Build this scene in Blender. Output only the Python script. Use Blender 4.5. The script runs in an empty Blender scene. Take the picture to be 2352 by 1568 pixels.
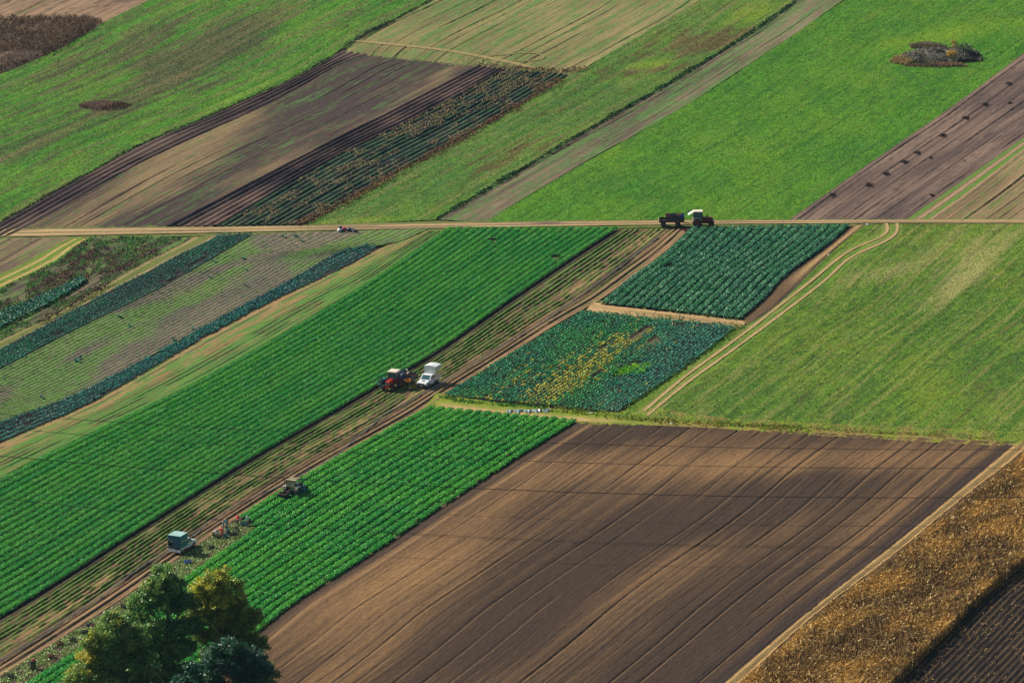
import bpy, bmesh, math, random
import numpy as np
from mathutils import Vector, Matrix
random.seed(7); rng = np.random.default_rng(11)
sc = bpy.context.scene
C = sc.collection
R = math.radians

# ------------------------------------------------------------------ camera
CAM_H, PITCH, FPX = 206.0, 15.0, 11570.0        # FPX: focal length for a 2352 px wide frame
cd = bpy.data.cameras.new('camera'); cam = bpy.data.objects.new('camera', cd); C.objects.link(cam)
cam.location = (0, 0, CAM_H); cam.rotation_euler = (R(90-PITCH), 0, 0)
cd.sensor_width = 36; cd.lens = 36*FPX/2352; cd.clip_start = 5; cd.clip_end = 20000
sc.camera = cam

# ------------------------------------------------------------------ world, sun, exposure
SUN_EL = 36.0
LX, LY = 0.90, -0.44                              # horizontal travel direction of the sunlight
az = math.atan2(-LX, -LY)                         # compass angle of the sun, from +Y towards +X
w = bpy.data.worlds.new('World'); sc.world = w; w.use_nodes = True
nt = w.node_tree; bg = nt.nodes['Background']
sky = nt.nodes.new('ShaderNodeTexSky'); sky.sky_type = 'NISHITA'; sky.sun_disc = False
sky.sun_elevation = R(SUN_EL); sky.sun_rotation = az
nt.links.new(sky.outputs[0], bg.inputs[0]); bg.inputs[1].default_value = 0.06
sl = bpy.data.lights.new('sun', 'SUN'); sun = bpy.data.objects.new('sun', sl); C.objects.link(sun)
sl.energy = 5.0; sl.angle = R(0.5); sl.color = (1.0, 0.93, 0.80)
e = R(SUN_EL); n_ = math.hypot(LX, LY)
sdir = Vector((LX/n_*math.cos(e), LY/n_*math.cos(e), -math.sin(e)))
sun.rotation_euler = sdir.to_track_quat('-Z', 'Y').to_euler(); sun.location = (-300, 700, 400)
sc.view_settings.view_transform = 'Standard'; sc.view_settings.look = 'None'
sc.view_settings.exposure = 0.42; sc.view_settings.gamma = 1

# ------------------------------------------------------------------ helpers
def lin(c):
    c = c/255.0
    return c/12.92 if c <= 0.04045 else ((c+0.055)/1.055)**2.4
K = 1.35
def A(r, g, b): return np.array([lin(r)/K, lin(g)/K, lin(b)/K])
sp_, cp_ = math.sin(R(PITCH)), math.cos(R(PITCH))
def gp(px, py, z=0.0):
    """a spot on the plain, given on the 2352 x 1568 survey picture"""
    dx = (px-1176)/FPX; dy = -(py-784)/FPX
    d = (dx, cp_+dy*sp_, -sp_+dy*cp_); t = (CAM_H-z)/-d[2]
    return d[0]*t, d[1]*t
def tp(x, y):
    """ground metres -> survey picture (numpy)"""
    dz = -CAM_H; f = y*cp_ - dz*sp_; u = y*sp_ + dz*cp_
    return 1176+FPX*x/f, 784-FPX*u/f
def tag(o, label=None, cat=None, group=None, kind=None):
    if label: o['label'] = label
    if cat: o['category'] = cat
    if group: o['group'] = group
    if kind: o['kind'] = kind
    return o
def _hash(xi, yi, seed):
    h = (xi*374761393 + yi*668265263 + seed*1442695041) & 0xffffffff
    h = ((h ^ (h >> 13))*1274126177) & 0xffffffff
    h = ((h ^ (h >> 16))*2246822519) & 0xffffffff
    return ((h ^ (h >> 15)) & 0xffffff)/float(0xffffff)
def N(x, y, seed=0):
    x = np.asarray(x, float); y = np.asarray(y, float)
    xf = np.floor(x); yf = np.floor(y); xi = xf.astype(np.int64); yi = yf.astype(np.int64)
    u = x-xf; v = y-yf; u = u*u*(3-2*u); v = v*v*(3-2*v)
    a = _hash(xi, yi, seed); b = _hash(xi+1, yi, seed); c = _hash(xi, yi+1, seed); d = _hash(xi+1, yi+1, seed)
    return (a*(1-u)+b*u)*(1-v) + (c*(1-u)+d*u)*v
def fbm(x, y, seed=0, o=4):
    s = 0; am = .5; t = 0
    for i in range(o):
        s = s+am*N(x*2**i, y*2**i, seed+i*17); t += am; am *= .55
    return s/t
def sm(x, a, b):
    t = np.clip((x-a)/(b-a), 0, 1); return t*t*(3-2*t)
def mix(a, b, t):
    t = np.asarray(t)[..., None]; return a*(1-t)+b*t
def blobs(px, py, lst):
    m = np.zeros_like(px)
    for (cx, cy, rx, ry, ang, wt) in lst:
        c, s = math.cos(R(ang)), math.sin(R(ang)); dx, dy = px-cx, -(py-cy)
        u = (dx*c+dy*s)/rx; v = (-dx*s+dy*c)/ry
        m = m+wt*np.exp(-(u*u+v*v))
    return m

def make_mesh(name, co, quads, col, mat, parent=None):
    me = bpy.data.meshes.new(name); n = len(co); q = len(quads)
    me.vertices.add(n); me.vertices.foreach_set('co', np.ascontiguousarray(co, dtype=np.float32).ravel())
    me.loops.add(q*4); me.loops.foreach_set('vertex_index', np.ascontiguousarray(quads, dtype=np.int32).ravel())
    me.polygons.add(q); me.polygons.foreach_set('loop_start', np.arange(0, q*4, 4, dtype=np.int32))
    try: me.polygons.foreach_set('loop_total', np.full(q, 4, dtype=np.int32))
    except Exception: pass
    if col is not None:
        at = me.color_attributes.new('Col', 'FLOAT_COLOR', 'POINT')
        c4 = np.ones((n, 4), np.float32); c4[:, :3] = np.clip(col, 0.002, 1)
        at.data.foreach_set('color', c4.ravel())
    me.update(calc_edges=True)
    me.materials.append(mat)
    o = bpy.data.objects.new(name, me); C.objects.link(o)
    if parent: o.parent = parent
    return o

# ------------------------------------------------------------------ materials
def ground_mat(name, scale=6.0, amp=0.35, bump=0.5, rough=0.95):
    m = bpy.data.materials.new(name); m.use_nodes = True; t = m.node_tree; p = t.nodes['Principled BSDF']
    at = t.nodes.new('ShaderNodeAttribute'); at.attribute_name = 'Col'
    tc = t.nodes.new('ShaderNodeTexCoord')
    nz = t.nodes.new('ShaderNodeTexNoise'); nz.inputs['Scale'].default_value = scale; nz.inputs['Detail'].default_value = 4
    n2 = t.nodes.new('ShaderNodeTexNoise'); n2.inputs['Scale'].default_value = scale*.3; n2.inputs['Detail'].default_value = 2
    mr = t.nodes.new('ShaderNodeMapRange'); mr.inputs[1].default_value = .3; mr.inputs[2].default_value = .7
    mr.inputs[3].default_value = 1-amp; mr.inputs[4].default_value = 1+amp
    m2 = t.nodes.new('ShaderNodeMapRange'); m2.inputs[1].default_value = .3; m2.inputs[2].default_value = .7
    m2.inputs[3].default_value = 1-amp*.25; m2.inputs[4].default_value = 1+amp*.25
    mu = t.nodes.new('ShaderNodeMath'); mu.operation = 'MULTIPLY'
    vm = t.nodes.new('ShaderNodeVectorMath'); vm.operation = 'SCALE'
    L = t.links.new
    L(tc.outputs['Object'], nz.inputs['Vector']); L(tc.outputs['Object'], n2.inputs['Vector'])
    L(nz.outputs['Fac'], mr.inputs[0]); L(n2.outputs['Fac'], m2.inputs[0])
    L(mr.outputs[0], mu.inputs[0]); L(m2.outputs[0], mu.inputs[1])
    L(at.outputs['Color'], vm.inputs[0]); L(mu.outputs[0], vm.inputs['Scale']); L(vm.outputs[0], p.inputs['Base Color'])
    p.inputs['Roughness'].default_value = rough; p.inputs['Specular IOR Level'].default_value = .15
    if bump:
        b = t.nodes.new('ShaderNodeBump'); b.inputs['Strength'].default_value = bump; b.inputs['Distance'].default_value = .12
        L(nz.outputs['Fac'], b.inputs['Height']); L(b.outputs[0], p.inputs['Normal'])
    return m
def leaf_mat(name, rough=.5, spec=.35, trans=.22):
    m = ground_mat(name, 5.0, .25, 0, rough); t = m.node_tree; p = t.nodes['Principled BSDF']
    p.inputs['Specular IOR Level'].default_value = spec
    tr = t.nodes.new('ShaderNodeBsdfTranslucent'); ms = t.nodes.new('ShaderNodeMixShader'); ms.inputs[0].default_value = trans
    src = p.inputs['Base Color'].links[0].from_socket
    t.links.new(src, tr.inputs[0]); out = t.nodes['Material Output']
    t.links.new(p.outputs[0], ms.inputs[1]); t.links.new(tr.outputs[0], ms.inputs[2]); t.links.new(ms.outputs[0], out.inputs[0])
    return m
def paint(name, rgb, rough=.5, metal=0, spec=.5, dirt=.25, scale=3.0):
    m = bpy.data.materials.new(name); m.use_nodes = True; t = m.node_tree; p = t.nodes['Principled BSDF']
    c = [lin(v) for v in rgb]; L = t.links.new
    tc = t.nodes.new('ShaderNodeTexCoord'); nz = t.nodes.new('ShaderNodeTexNoise'); nz.inputs['Scale'].default_value = scale
    nz.inputs['Detail'].default_value = 4; L(tc.outputs['Object'], nz.inputs['Vector'])
    cr = t.nodes.new('ShaderNodeValToRGB'); cr.color_ramp.elements[0].position = .35; cr.color_ramp.elements[1].position = .65
    cr.color_ramp.elements[0].color = (c[0]*(1-dirt)+.03*dirt, c[1]*(1-dirt)+.025*dirt, c[2]*(1-dirt)+.015*dirt, 1)
    cr.color_ramp.elements[1].color = (*c, 1)
    L(nz.outputs['Fac'], cr.inputs[0]); L(cr.outputs[0], p.inputs['Base Color'])
    p.inputs['Roughness'].default_value = rough; p.inputs['Metallic'].default_value = metal
    p.inputs['Specular IOR Level'].default_value = spec
    return m
M_SOIL = ground_mat('tilled_soil', 7.0, .34, .6)
M_GRASS = ground_mat('meadow_grass', 7.0, .30, .4)
M_ROAD = ground_mat('dry_dirt', 3.0, .18, .3)
M_LEAF = leaf_mat('crop_leaf', .5, .3, .2)
M_WAX = leaf_mat('waxy_leaf', .55, .3, .15)
M_STRAW = leaf_mat('dry_straw', .8, .15, .2)
M_TREE = leaf_mat('tree_leaf', .4, .5, .34)

# ------------------------------------------------------------------ patches of land
def curve(pts, n=240, smooth=18):
    p = np.array([gp(*q) for q in pts])
    p = np.vstack([2*p[0]-p[1], p, 2*p[-1]-p[-2]]); out = []
    for i in range(1, len(p)-2):
        t = np.linspace(0, 1, 24, endpoint=False)[:, None]
        a, b, c, d = p[i-1], p[i], p[i+1], p[i+2]
        # chord-scaled tangents so that uneven spacing does not overshoot
        l1 = np.linalg.norm(c-b); m1 = (c-a)/(np.linalg.norm(c-a)+1e-9)*l1; m2 = (d-b)/(np.linalg.norm(d-b)+1e-9)*l1
        h = 2*t**3-3*t**2+1; g = t**3-2*t**2+t; k = -2*t**3+3*t**2; f = t**3-t**2
        out.append(h*b+g*m1+k*c+f*m2)
    out = np.vstack(out+[p[-2:-1]])
    s = np.r_[0, np.cumsum(np.linalg.norm(np.diff(out, axis=0), axis=1))]
    u = np.linspace(0, s[-1], n); P = np.c_[np.interp(u, s, out[:, 0]), np.interp(u, s, out[:, 1])]
    if smooth:                                    # ease small kinks, ends stay put
        k = np.exp(-(np.arange(-smooth, smooth+1)/(smooth*.5))**2); k /= k.sum()
        for j in (0, 1):
            q = np.r_[2*P[0, j]-P[smooth:0:-1, j], P[:, j], 2*P[-1, j]-P[-2:-2-smooth:-1, j]]; P[:, j] = np.convolve(q, k, 'valid')
    return P, s[-1]
class Land:
    def __init__(f, left, right):
        f.L, la = curve(left); f.R, lb = curve(right); f.len = (la+lb)/2
        poly = np.vstack([f.L, f.R[::-1]]); x, y = poly[:, 0], poly[:, 1]
        f.area = abs(np.dot(x, np.roll(y, 1))-np.dot(y, np.roll(x, 1)))/2
        f.W = f.area/f.len
    def at(f, s, t):
        u = np.clip(t, 0, 1)*(len(f.L)-1); i = np.minimum(u.astype(int), len(f.L)-2); v = (u-i)[..., None]
        a = f.L[i]*(1-v)+f.L[i+1]*v; b = f.R[i]*(1-v)+f.R[i+1]*v; s = np.asarray(s)[..., None]
        p = a*(1-s)+b*s; return p[..., 0], p[..., 1]
def sheet(name, F, da, dl, func, z0=0.0, mat=None, cut=False):
    na = max(2, int(F.W/da)+1); nl = max(2, int(F.len/dl)+1)
    S, T = np.meshgrid(np.linspace(0, 1, na), np.linspace(0, 1, nl))
    x, y = F.at(S, T); px, py = tp(x, y); a, l = S*F.W, T*F.len
    h, c, keep = func(a, l, x, y, px, py, S, T)
    co = np.stack([x, y, h+z0], -1).reshape(-1, 3); c = np.broadcast_to(c, x.shape+(3,)).reshape(-1, 3)
    i = np.arange(na*nl).reshape(nl, na)
    q = np.stack([i[:-1, :-1], i[:-1, 1:], i[1:, 1:], i[1:, :-1]], -1)
    if keep is not None:
        k = keep[:-1, :-1] & keep[1:, 1:] & keep[:-1, 1:] & keep[1:, :-1]; q = q[k]
    else: q = q.reshape(-1, 4)
    # face up
    v0, v1, v3 = co[q[0, 0]], co[q[0, 1]], co[q[0, 3]]
    if np.cross(v1-v0, v3-v0)[2] < 0: q = q[:, ::-1]
    if keep is not None:
        used = np.zeros(len(co), bool); used[q.ravel()] = True; mp = np.cumsum(used)-1
        co = co[used]; c = c[used]; q = mp[q]
    return make_mesh(name, co, q, c, mat)
def rnd(sh, a=-1, b=1): return rng.uniform(a, b, sh)
def groove(a, l, pitch, width, seed, wander=.35, wl=14., off=0.0):
    """1 in the groove, 0 away from it, and a per-groove random number"""
    aa = a + off + wander*(N(l/wl, a/40., seed)-.5)*2
    k = np.floor(aa/pitch); r = _hash(k.astype(np.int64), np.full(k.shape, seed, np.int64), 5)
    d = (aa/pitch-k-.5-(r-.5)*.45)*pitch
    return np.exp(-(d/width)**2), r, d

# ---- surface recipes: each returns height, colour, keep
def grass(c1, c2, c3, dirt=None, dblobs=(), sblobs=(), c4=None, stretch=(2.2, 16), tram=0, seed=1, amp=.05, thresh=(.62, .8), streak=.5, scol=None):
    scol = A(150,136,84) if scol is None else scol
    def f(a, l, x, y, px, py, S, T):
        n1 = fbm(a/(stretch[0]*.45), l/(stretch[1]*1.4), seed, 4); n2 = fbm(x/9, y/22, seed+5, 4); n3 = fbm(a/.5, l/1.1, seed+9, 2); n4 = fbm(a/.9, l/4, seed+13, 3)
        c = mix(c1, c2, sm(n1*.6+n2*.4, .34, .66)); c = mix(c, c3, sm(n3*.5+n4*.3+.4*n1-.3*n2, .32, .62)*.8)
        if dirt is not None:
            d = blobs(px, py, dblobs); m = sm(.6*fbm(a/1.0, l/(stretch[1]*.9), seed+21, 4)+.25*fbm(a/.6, l/2, seed+22, 3)+.15*fbm(a/5, l/12, seed+23, 3)+.30*d, thresh[0]-.09, thresh[1]-.02)
            c = mix(c, dirt*(.8+.4*N(a/.4, l/1.2, seed+3))[..., None], m*.75)
        if c4 is not None:
            m = sm(blobs(px, py, sblobs)+.9*(.6*n1+.4*n4-.5), .25, .95); c = mix(c, c4, m*.75)
        k1 = N(a/.33, l/34, seed+50); k2 = N(a/.8, l/60, seed+51); k3 = N(a/.45, l/8, seed+52)
        c = c*(1+streak*(.5*(k1-.5)+.4*(k2-.5)+.3*(k3-.5)))[..., None]; c = mix(c, scol, sm(.5*k1+.3*k2+.35*n4, .58, .78)*streak)
        h = amp*.7*rnd(a.shape)+.05*(n4-.5)
        if tram:
            g, r, d = groove(a, l, tram, .14, seed+40, .3, 20); g = g*sm(N(l/12, r*50, seed+3), .25, .6)*(.35+.65*r)
            h = h-.12*g; c = mix(c, c*.55, g*.8)
        c = c*(1+.12*rnd(a.shape))[..., None]
        return h, c, None
    return f
def soil(dark, light, lights=(), darks=(), pitch=2.6, depth=.12, seed=3, fine=.35, weeds=None, wden=0., ridge=0., wth=.66, wander=.6, bias=0., dens=1.):
    def f(a, l, x, y, px, py, S, T):
        n = fbm(a/6, l/26, seed, 4)
        m = np.clip(sm(.7*n+.15+.3*(N(a/.9, l/30, seed+70)-.5)+bias+.36*blobs(px, py, lights)-.36*blobs(px, py, darks), .26, .86), 0, 1)
        c = mix(dark, light, m)
        st = N(a/fine, l/40, seed+2); st2 = N(a/(fine*2.3), l/70, seed+8)
        c = c*(.86+.16*st+.14*st2+.1*(N(a/.3, l/1.0, seed+61)-.5))[..., None]
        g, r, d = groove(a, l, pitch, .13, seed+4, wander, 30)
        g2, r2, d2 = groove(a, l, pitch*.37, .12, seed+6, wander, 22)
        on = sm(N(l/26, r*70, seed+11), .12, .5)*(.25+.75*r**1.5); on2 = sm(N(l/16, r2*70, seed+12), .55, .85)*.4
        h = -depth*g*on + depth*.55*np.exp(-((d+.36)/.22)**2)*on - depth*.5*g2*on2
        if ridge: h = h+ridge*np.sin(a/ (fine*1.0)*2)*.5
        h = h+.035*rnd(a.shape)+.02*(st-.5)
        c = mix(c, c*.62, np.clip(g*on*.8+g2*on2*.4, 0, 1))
        if weeds is not None:
            wm = sm(.6*fbm(a/.6, l/14, seed+31, 4)+.4*fbm(a/.4, l/1.5, seed+32, 3)+wden*.6, wth-.1, wth+.1); c = mix(c, weeds*(.8+.5*N(a/.4, l/1.2, seed+33))[..., None], wm*.85)
            h = h+.05*wm*rnd(a.shape, 0, 1)
        c = c*(1+.10*rnd(a.shape))[..., None]
        return h, c, None
    return f
def ridges(dark, light, pitch, height, seed=5, top=None, topw=.3, var=.5):
    def f(a, l, x, y, px, py, S, T):
        aa = a+.12*(N(l/25, a*0, seed)-.5)*2
        ph = (aa/pitch) % 1.0; k = np.floor(aa/pitch); r = _hash(k.astype(np.int64), np.full(k.shape, seed, np.int64), 9)
        prof = .5-.5*np.cos(ph*2*math.pi); h = height*(.7+.6*r*var+.3*N(l/7, r*60, seed))*prof+.02*rnd(a.shape)
        c = mix(dark, light, sm(fbm(a/5, l/20, seed+1, 3), .3, .7)); c = c*(.85+.3*r*var)[..., None]
        if top is not None:
            m = np.exp(-((ph-.5)/topw)**2)*sm(N(a/.3, l/1.6, seed+3)+.25*(N(l/18, r*30, seed+4)-.3), .3, .6); c = mix(c, top, m)
        c = c*(1+.12*rnd(a.shape))[..., None]
        return h, c, None
    return f

# ------------------------------------------------------------------ the land, edge by edge (bottom -> top)
E_AB = [(-1150,640),(-700,455),(-300,290),(0,170),(130,118),(250,45),(340,3),(470,-70),(620,-150)]
E_BC = [(-260,655),(-20,526),(117,447),(217,393),(333,330),(450,283),(567,230),(667,187),(784,119)]
E_BCD = E_BC+[(817,93),(994,0),(1150,-80),(1290,-150)]
E_C1 = [(60,524),(200,444),(333,369),(567,262),(700,195),(784,147),(844,127)]
E_C2 = [(377,522),(784,312),(940,233),(1094,153)]
E_C3 = [(500,522),(784,357),(934,285),(1164,162)]
E_C4 = [(690,519),(784,467),(934,383),(1101,293),(1304,173)]
E_CE = [(690,519),(784,467),(934,383),(1101,293),(1304,173),(1344,155),(1568,27),(1610,0),(1850,-150)]
E_EF = [(1003,505),(1171,407),(1351,300),(1568,175),(1751,60),(1835,0),(2040,-150)]
E_FG = [(1117,510),(1264,420),(1568,247),(1778,110),(1935,3),(2150,-150)]
E_GH = [(1811,507),(2001,373),(2185,247),(2352,123),(2560,-30),(2720,-150)]
E_HI = [(2078,507),(2118,480),(2352,317),(2800,0),(3010,-150)]
E_IJ = [(2140,507),(2240,436),(2352,348),(2800,20),(3050,-150)]
E_K = [(-400,815),(-150,700),(0,632),(60,603),(143,556),(165,546)]
E_K2 = [(-400,850),(-150,737),(0,664),(133,600),(180,563),(215,545)]
E_L = [(-400,1000),(0,781),(112,729),(248,649),(328,603),(426,555),(440,545)]
E_M = [(-400,1020),(0,803),(100,751),(180,707),(270,659),(340,625),(420,581),(470,561),(500,541)]
E_N = [(-400,1058),(0,849),(167,762),(367,665),(480,600),(582,539)]
E_O = [(-400,1150),(0,969),(133,925),(283,852),(500,735),(713,619),(784,575),(845,553),(885,534)]
E_P = [(-400,1200),(0,1019),(67,989),(200,932),(333,855),(460,782),(633,689),(784,619),(870,573),(960,529)]
E_Q = [(-400,1290),(0,1105),(113,1045),(267,972),(467,875),(784,692),(934,595),(1027,528)]
E_R = [(-400,1640),(0,1422),(133,1342),(283,1243),(400,1170),(600,1043),(784,940),(861,892),(984,826),(1134,720),(1284,617),(1421,528)]
E_S = [(-400,1800),(0,1556),(200,1428),(300,1362),(433,1265),(533,1198),(640,1130),(783,1046),(984,937),(1017,908),(1180,808),(1331,712),(1376,697),(1448,636),(1517,590),(1585,526)]
E_SL = E_S[:9]
E_TZ = [(100,1800),(300,1660),(430,1568),(580,1468),(667,1395),(783,1322),(917,1235),(981,1192),(1011,1170),(1081,1126),(1141,1088),(1201,1048),(1253,1016),(1329,969)]
E_ZA = [(1400,1800),(1665,1567),(1868,1395),(2068,1238),(2301,1045),(2335,1016)]
E_AB2 = [(1440,1800),(1701,1567),(1868,1414),(2068,1262),(2200,1152),(2328,1054),(2390,1000)]
E_BC2 = [(1840,1800),(2068,1567),(2168,1468),(2268,1368),(2351,1302),(2620,1050)]
U_L = [(1378,700),(1448,640),(1517,593),(1585,528)]
U_R = [(1704,736),(1758,688),(1799,642),(1856,599),(1896,570),(1956,520)]
UD_R = [(1722,752),(1740,734),(1800,688),(1893,596),(1987,518)]
W_L = [(1017,910),(1180,810),(1338,716)]
W_R = [(1417,949),(1568,849),(1692,752)]
Y_L = [(1414,957),(1558,858),(1692,757),(1740,734),(1800,688),(1893,596),(1987,516)]

# the air over the valley
hm = bpy.data.materials.new('valley_haze'); hm.use_nodes = True; ht = hm.node_tree; ht.nodes.clear()
ho = ht.nodes.new('ShaderNodeOutputMaterial'); hp = ht.nodes.new('ShaderNodeVolumePrincipled'); hp.inputs['Density'].default_value = 0.000022
hp.inputs['Color'].default_value = (.45, .75, .95, 1); hp.inputs['Anisotropy'].default_value = .0; ht.links.new(hp.outputs[0], ho.inputs['Volume'])
hme = bpy.data.meshes.new('haze'); bx_ = [(-3700,-800),(3700,-800),(3700,6300),(-3700,6300)]
hme.from_pydata([(a, b, -1.7) for a, b in bx_]+[(a, b, 226.) for a, b in bx_], [], [(3,2,1,0),(4,5,6,7),(0,1,5,4),(1,2,6,5),(2,3,7,6),(3,0,4,7)]); hme.materials.append(hm)
hz = bpy.data.objects.new('haze', hme); C.objects.link(hz); tag(hz, 'thin blue autumn haze over the valley', 'haze', kind='stuff')

# colours of things as they are in daylight
G_lush = A(72,148,30); G_mid = A(88,138,45); G_dark = A(45,112,40); G_yel = A(148,160,35); G_blue = A(48,112,60)
BR = A(112,88,58); BRD = A(84,70,62); TAN = A(205,168,120); STRAW = A(180,140,78)

# the plain itself
def plain(a, l, x, y, px, py, S, T):
    c = mix(A(110,120,60), A(120,98,72), sm(fbm(x/60+y/130, y/160, 3, 4), .42, .58)); return np.zeros_like(a)-.12, c, None
big = Land.__new__(Land); yy = np.linspace(-600, 6000, 240); big.L = np.c_[np.full(240, -3500.), yy]; big.R = np.c_[np.full(240, 3500.), yy]
big.len = 6600; big.W = 7000; big.area = 1
SWARD = []
def land(name, F, da, dl, fn, z0, mat, label):
    if name == 'grass_field': SWARD.append((F, fn, 11, 'short grass blades of the '+label.split(',')[0]))
    o = sheet(name, F, da, dl, fn, z0, mat); tag(o, label, kind='structure'); return o
land('ground', big, 60, 60, plain, 0, M_GRASS, 'open plain under and beyond the patchwork of fields')

land('stubble_field', Land([(-2500,660),(-900,-150)], E_AB), .5, 1.2, soil(A(88,70,62), A(170,138,108), lights=[(150,10,300,60,10,.7)], darks=[(60,110,200,60,20,.6)], pitch=1.1, depth=.28, seed=21, weeds=A(84,70,60), wden=.06), .00, M_SOIL, 'pale stubble field in the upper left corner')
land('grass_field', Land(E_AB, E_BCD), .3, .9, grass(A(86,156,40), A(114,158,48), A(56,120,40), dirt=A(92,80,64),
     dblobs=[(330,95,110,28,28,.8),(480,120,170,46,25,1.15),(400,170,100,26,25,.7),(150,150,120,20,25,.7),(60,340,130,30,25,.6),(250,190,220,70,25,.35),(230,250,70,18,5,.6),(560,60,80,16,28,.2)], c4=A(132,178,52), sblobs=[(120,455,160,14,24,.7),(700,60,200,18,28,.7),(540,225,200,10,25,.8),(80,130,170,10,24,.6),(420,10,120,14,20,.6)],
     stretch=(1.1, 26), seed=31, tram=3.2, streak=.75, scol=A(128,116,76)), .02, M_GRASS, 'long bright green meadow with brown weathered patches, upper left')
land('ploughed_field', Land(E_BC, E_C1), .17, .9, ridges(A(74,60,62), A(120,98,88), 1.35, .30, 41, var=.6), .04, M_SOIL, 'narrow band of deep dark furrows beside the meadow edge')
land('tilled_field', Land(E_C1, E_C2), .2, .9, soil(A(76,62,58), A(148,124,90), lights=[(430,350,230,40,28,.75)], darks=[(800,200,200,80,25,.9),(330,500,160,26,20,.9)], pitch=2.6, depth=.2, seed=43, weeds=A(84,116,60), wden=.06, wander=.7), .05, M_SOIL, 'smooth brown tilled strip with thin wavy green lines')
land('ploughed_field', Land(E_C2, E_C3), .15, .9, ridges(A(72,60,64), A(140,112,98), 1.25, .34, 45, var=.7), .06, M_SOIL, 'dark ridged strip between the smooth brown strip and the weedy rows')
land('row_crop_field', Land(E_C3, E_C4), .15, .9, ridges(A(44,56,58), A(84,84,72), 1.3, .34, 47, top=A(80,122,70), topw=.16, var=.3), .07, M_SOIL, 'dark soil with thin green rows and dry weeds, left of centre above the road')
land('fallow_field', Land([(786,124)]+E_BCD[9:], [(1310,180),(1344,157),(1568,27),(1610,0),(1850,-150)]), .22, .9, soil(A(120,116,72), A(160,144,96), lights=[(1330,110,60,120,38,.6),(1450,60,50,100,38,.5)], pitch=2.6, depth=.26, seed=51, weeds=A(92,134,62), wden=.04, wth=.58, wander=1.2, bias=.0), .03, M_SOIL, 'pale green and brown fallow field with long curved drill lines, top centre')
land('grass_field', Land(E_CE, E_EF), .3, .9, grass(A(96,142,50), A(116,148,50), A(70,116,50), dirt=A(108,76,54), dblobs=[(1600,100,110,28,8,1.1),(1440,165,90,12,5,.7),(1560,155,70,10,8,.5),(1190,345,90,24,20,.45),(1090,385,110,16,5,.35)], c4=A(140,170,40), sblobs=[(1500,148,70,12,8,.9),(1720,30,90,30,20,.9),(860,505,200,10,3,.7),(950,450,60,10,10,.3)], stretch=(2,14), seed=53), .05, M_GRASS, 'green strip with rusty brown patches left of the ditch line')
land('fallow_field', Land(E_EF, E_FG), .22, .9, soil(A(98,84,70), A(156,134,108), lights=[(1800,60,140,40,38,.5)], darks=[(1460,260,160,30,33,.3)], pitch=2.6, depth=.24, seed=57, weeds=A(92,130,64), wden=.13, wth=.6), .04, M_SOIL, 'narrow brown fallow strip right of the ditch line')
land('grass_field', Land(E_FG, E_GH), .3, .9, grass(A(88,150,32), A(108,154,34), A(54,118,34), dirt=A(122,130,52), dblobs=[(1900,60,200,40,0,.25),(1560,300,80,30,0,.1)], c4=A(138,172,36), sblobs=[(2150,85,260,30,10,.75),(1750,190,120,14,20,.4)], stretch=(1.6, 9), seed=59, streak=.3, scol=A(120,138,54), tram=7, thresh=(.7,.9)), .05, M_GRASS, 'wide bright green field holding the reed island, upper right')
land('ploughed_field', Land(E_GH, E_HI), .2, .9, soil(A(98,80,74), A(150,124,106), pitch=2.2, depth=.2, seed=61, wander=.3, fine=.22, weeds=A(78,66,62), wden=.06), .06, M_SOIL, 'purplish brown ploughed strip at the upper right')
def margin(a, l, x, y, px, py, S, T):
    g = np.exp(-((S-.12)/.12)**2)+np.exp(-((S-.72)/.13)**2); tr = np.exp(-((S-.42)/.07)**2)+np.exp(-((S-.9)/.05)**2)
    c = mix(A(132,112,84), A(96,146,42), np.clip(g*(.5+fbm(a/.8, l/4, 5, 3)), 0, 1)); c = mix(c, A(196,158,122), np.clip(tr, 0, 1)*.9)
    return .05*rnd(a.shape), c*(1+.1*rnd(a.shape))[..., None], None
land('path', Land(E_HI, E_IJ), .15, .9, margin, .07, M_ROAD, 'grassy farm track with tan ruts at the right edge above the road')
land('drilled_field', Land(E_IJ, [(3000,507),(3650,0),(3850,-150)]), .2, .9, soil(A(132,110,80), A(168,142,104), pitch=2.1, depth=.26, seed=63, wander=.1, weeds=A(112,132,66), wden=.0, wth=.6), .06, M_SOIL, 'light brown field with straight dark drill lines at the right edge')

# the road
ROAD_B = [(-900,556),(0,546),(450,537),(700,532),(1000,526),(1500,518),(1900,514.5),(2352,514),(3200,514)]
ROAD_T = [(-900,540),(0,527),(450,522),(700,519),(1000,514),(1400,508),(1800,506.5),(2352,505),(3200,505)]
def road(a, l, x, y, px, py, S, T):
    g = np.exp(-((S-.28)/.15)**2)+np.exp(-((S-.72)/.15)**2)
    n = fbm(a/.6, l/7, 3, 4); S = S+.05*(N(l/6, a*0, 8)-.5)
    g = np.exp(-((S-.27)/.11)**2)+np.exp(-((S-.72)/.13)**2)
    c = mix(A(138,126,84), A(218,178,132), np.clip(g*(.25+1.3*n), 0, 1)); c = mix(c, A(126,104,84), sm(fbm(a/.9, l/16, 12, 3), .56, .7)*.6); e = sm(np.abs(S-.5)+.1*(N(a/.5, l/2, 15)-.5), .36, .48)
    c = mix(c, A(118,128,66), e*sm(N(a/.6, l/3, 9)+.25, .4, .7)*.8)
    pud = blobs(px, py, [(1260,514,34,2.4,0,1),(1190,517,60,1.2,0,.7),(1340,515,50,1.2,0,.7)]); c = mix(c, A(104,90,84), np.clip(pud*1.3, 0, .9))
    return -.05*g+.02*rnd(a.shape)+.05, c*(1+.06*rnd(a.shape))[..., None], None
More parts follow.
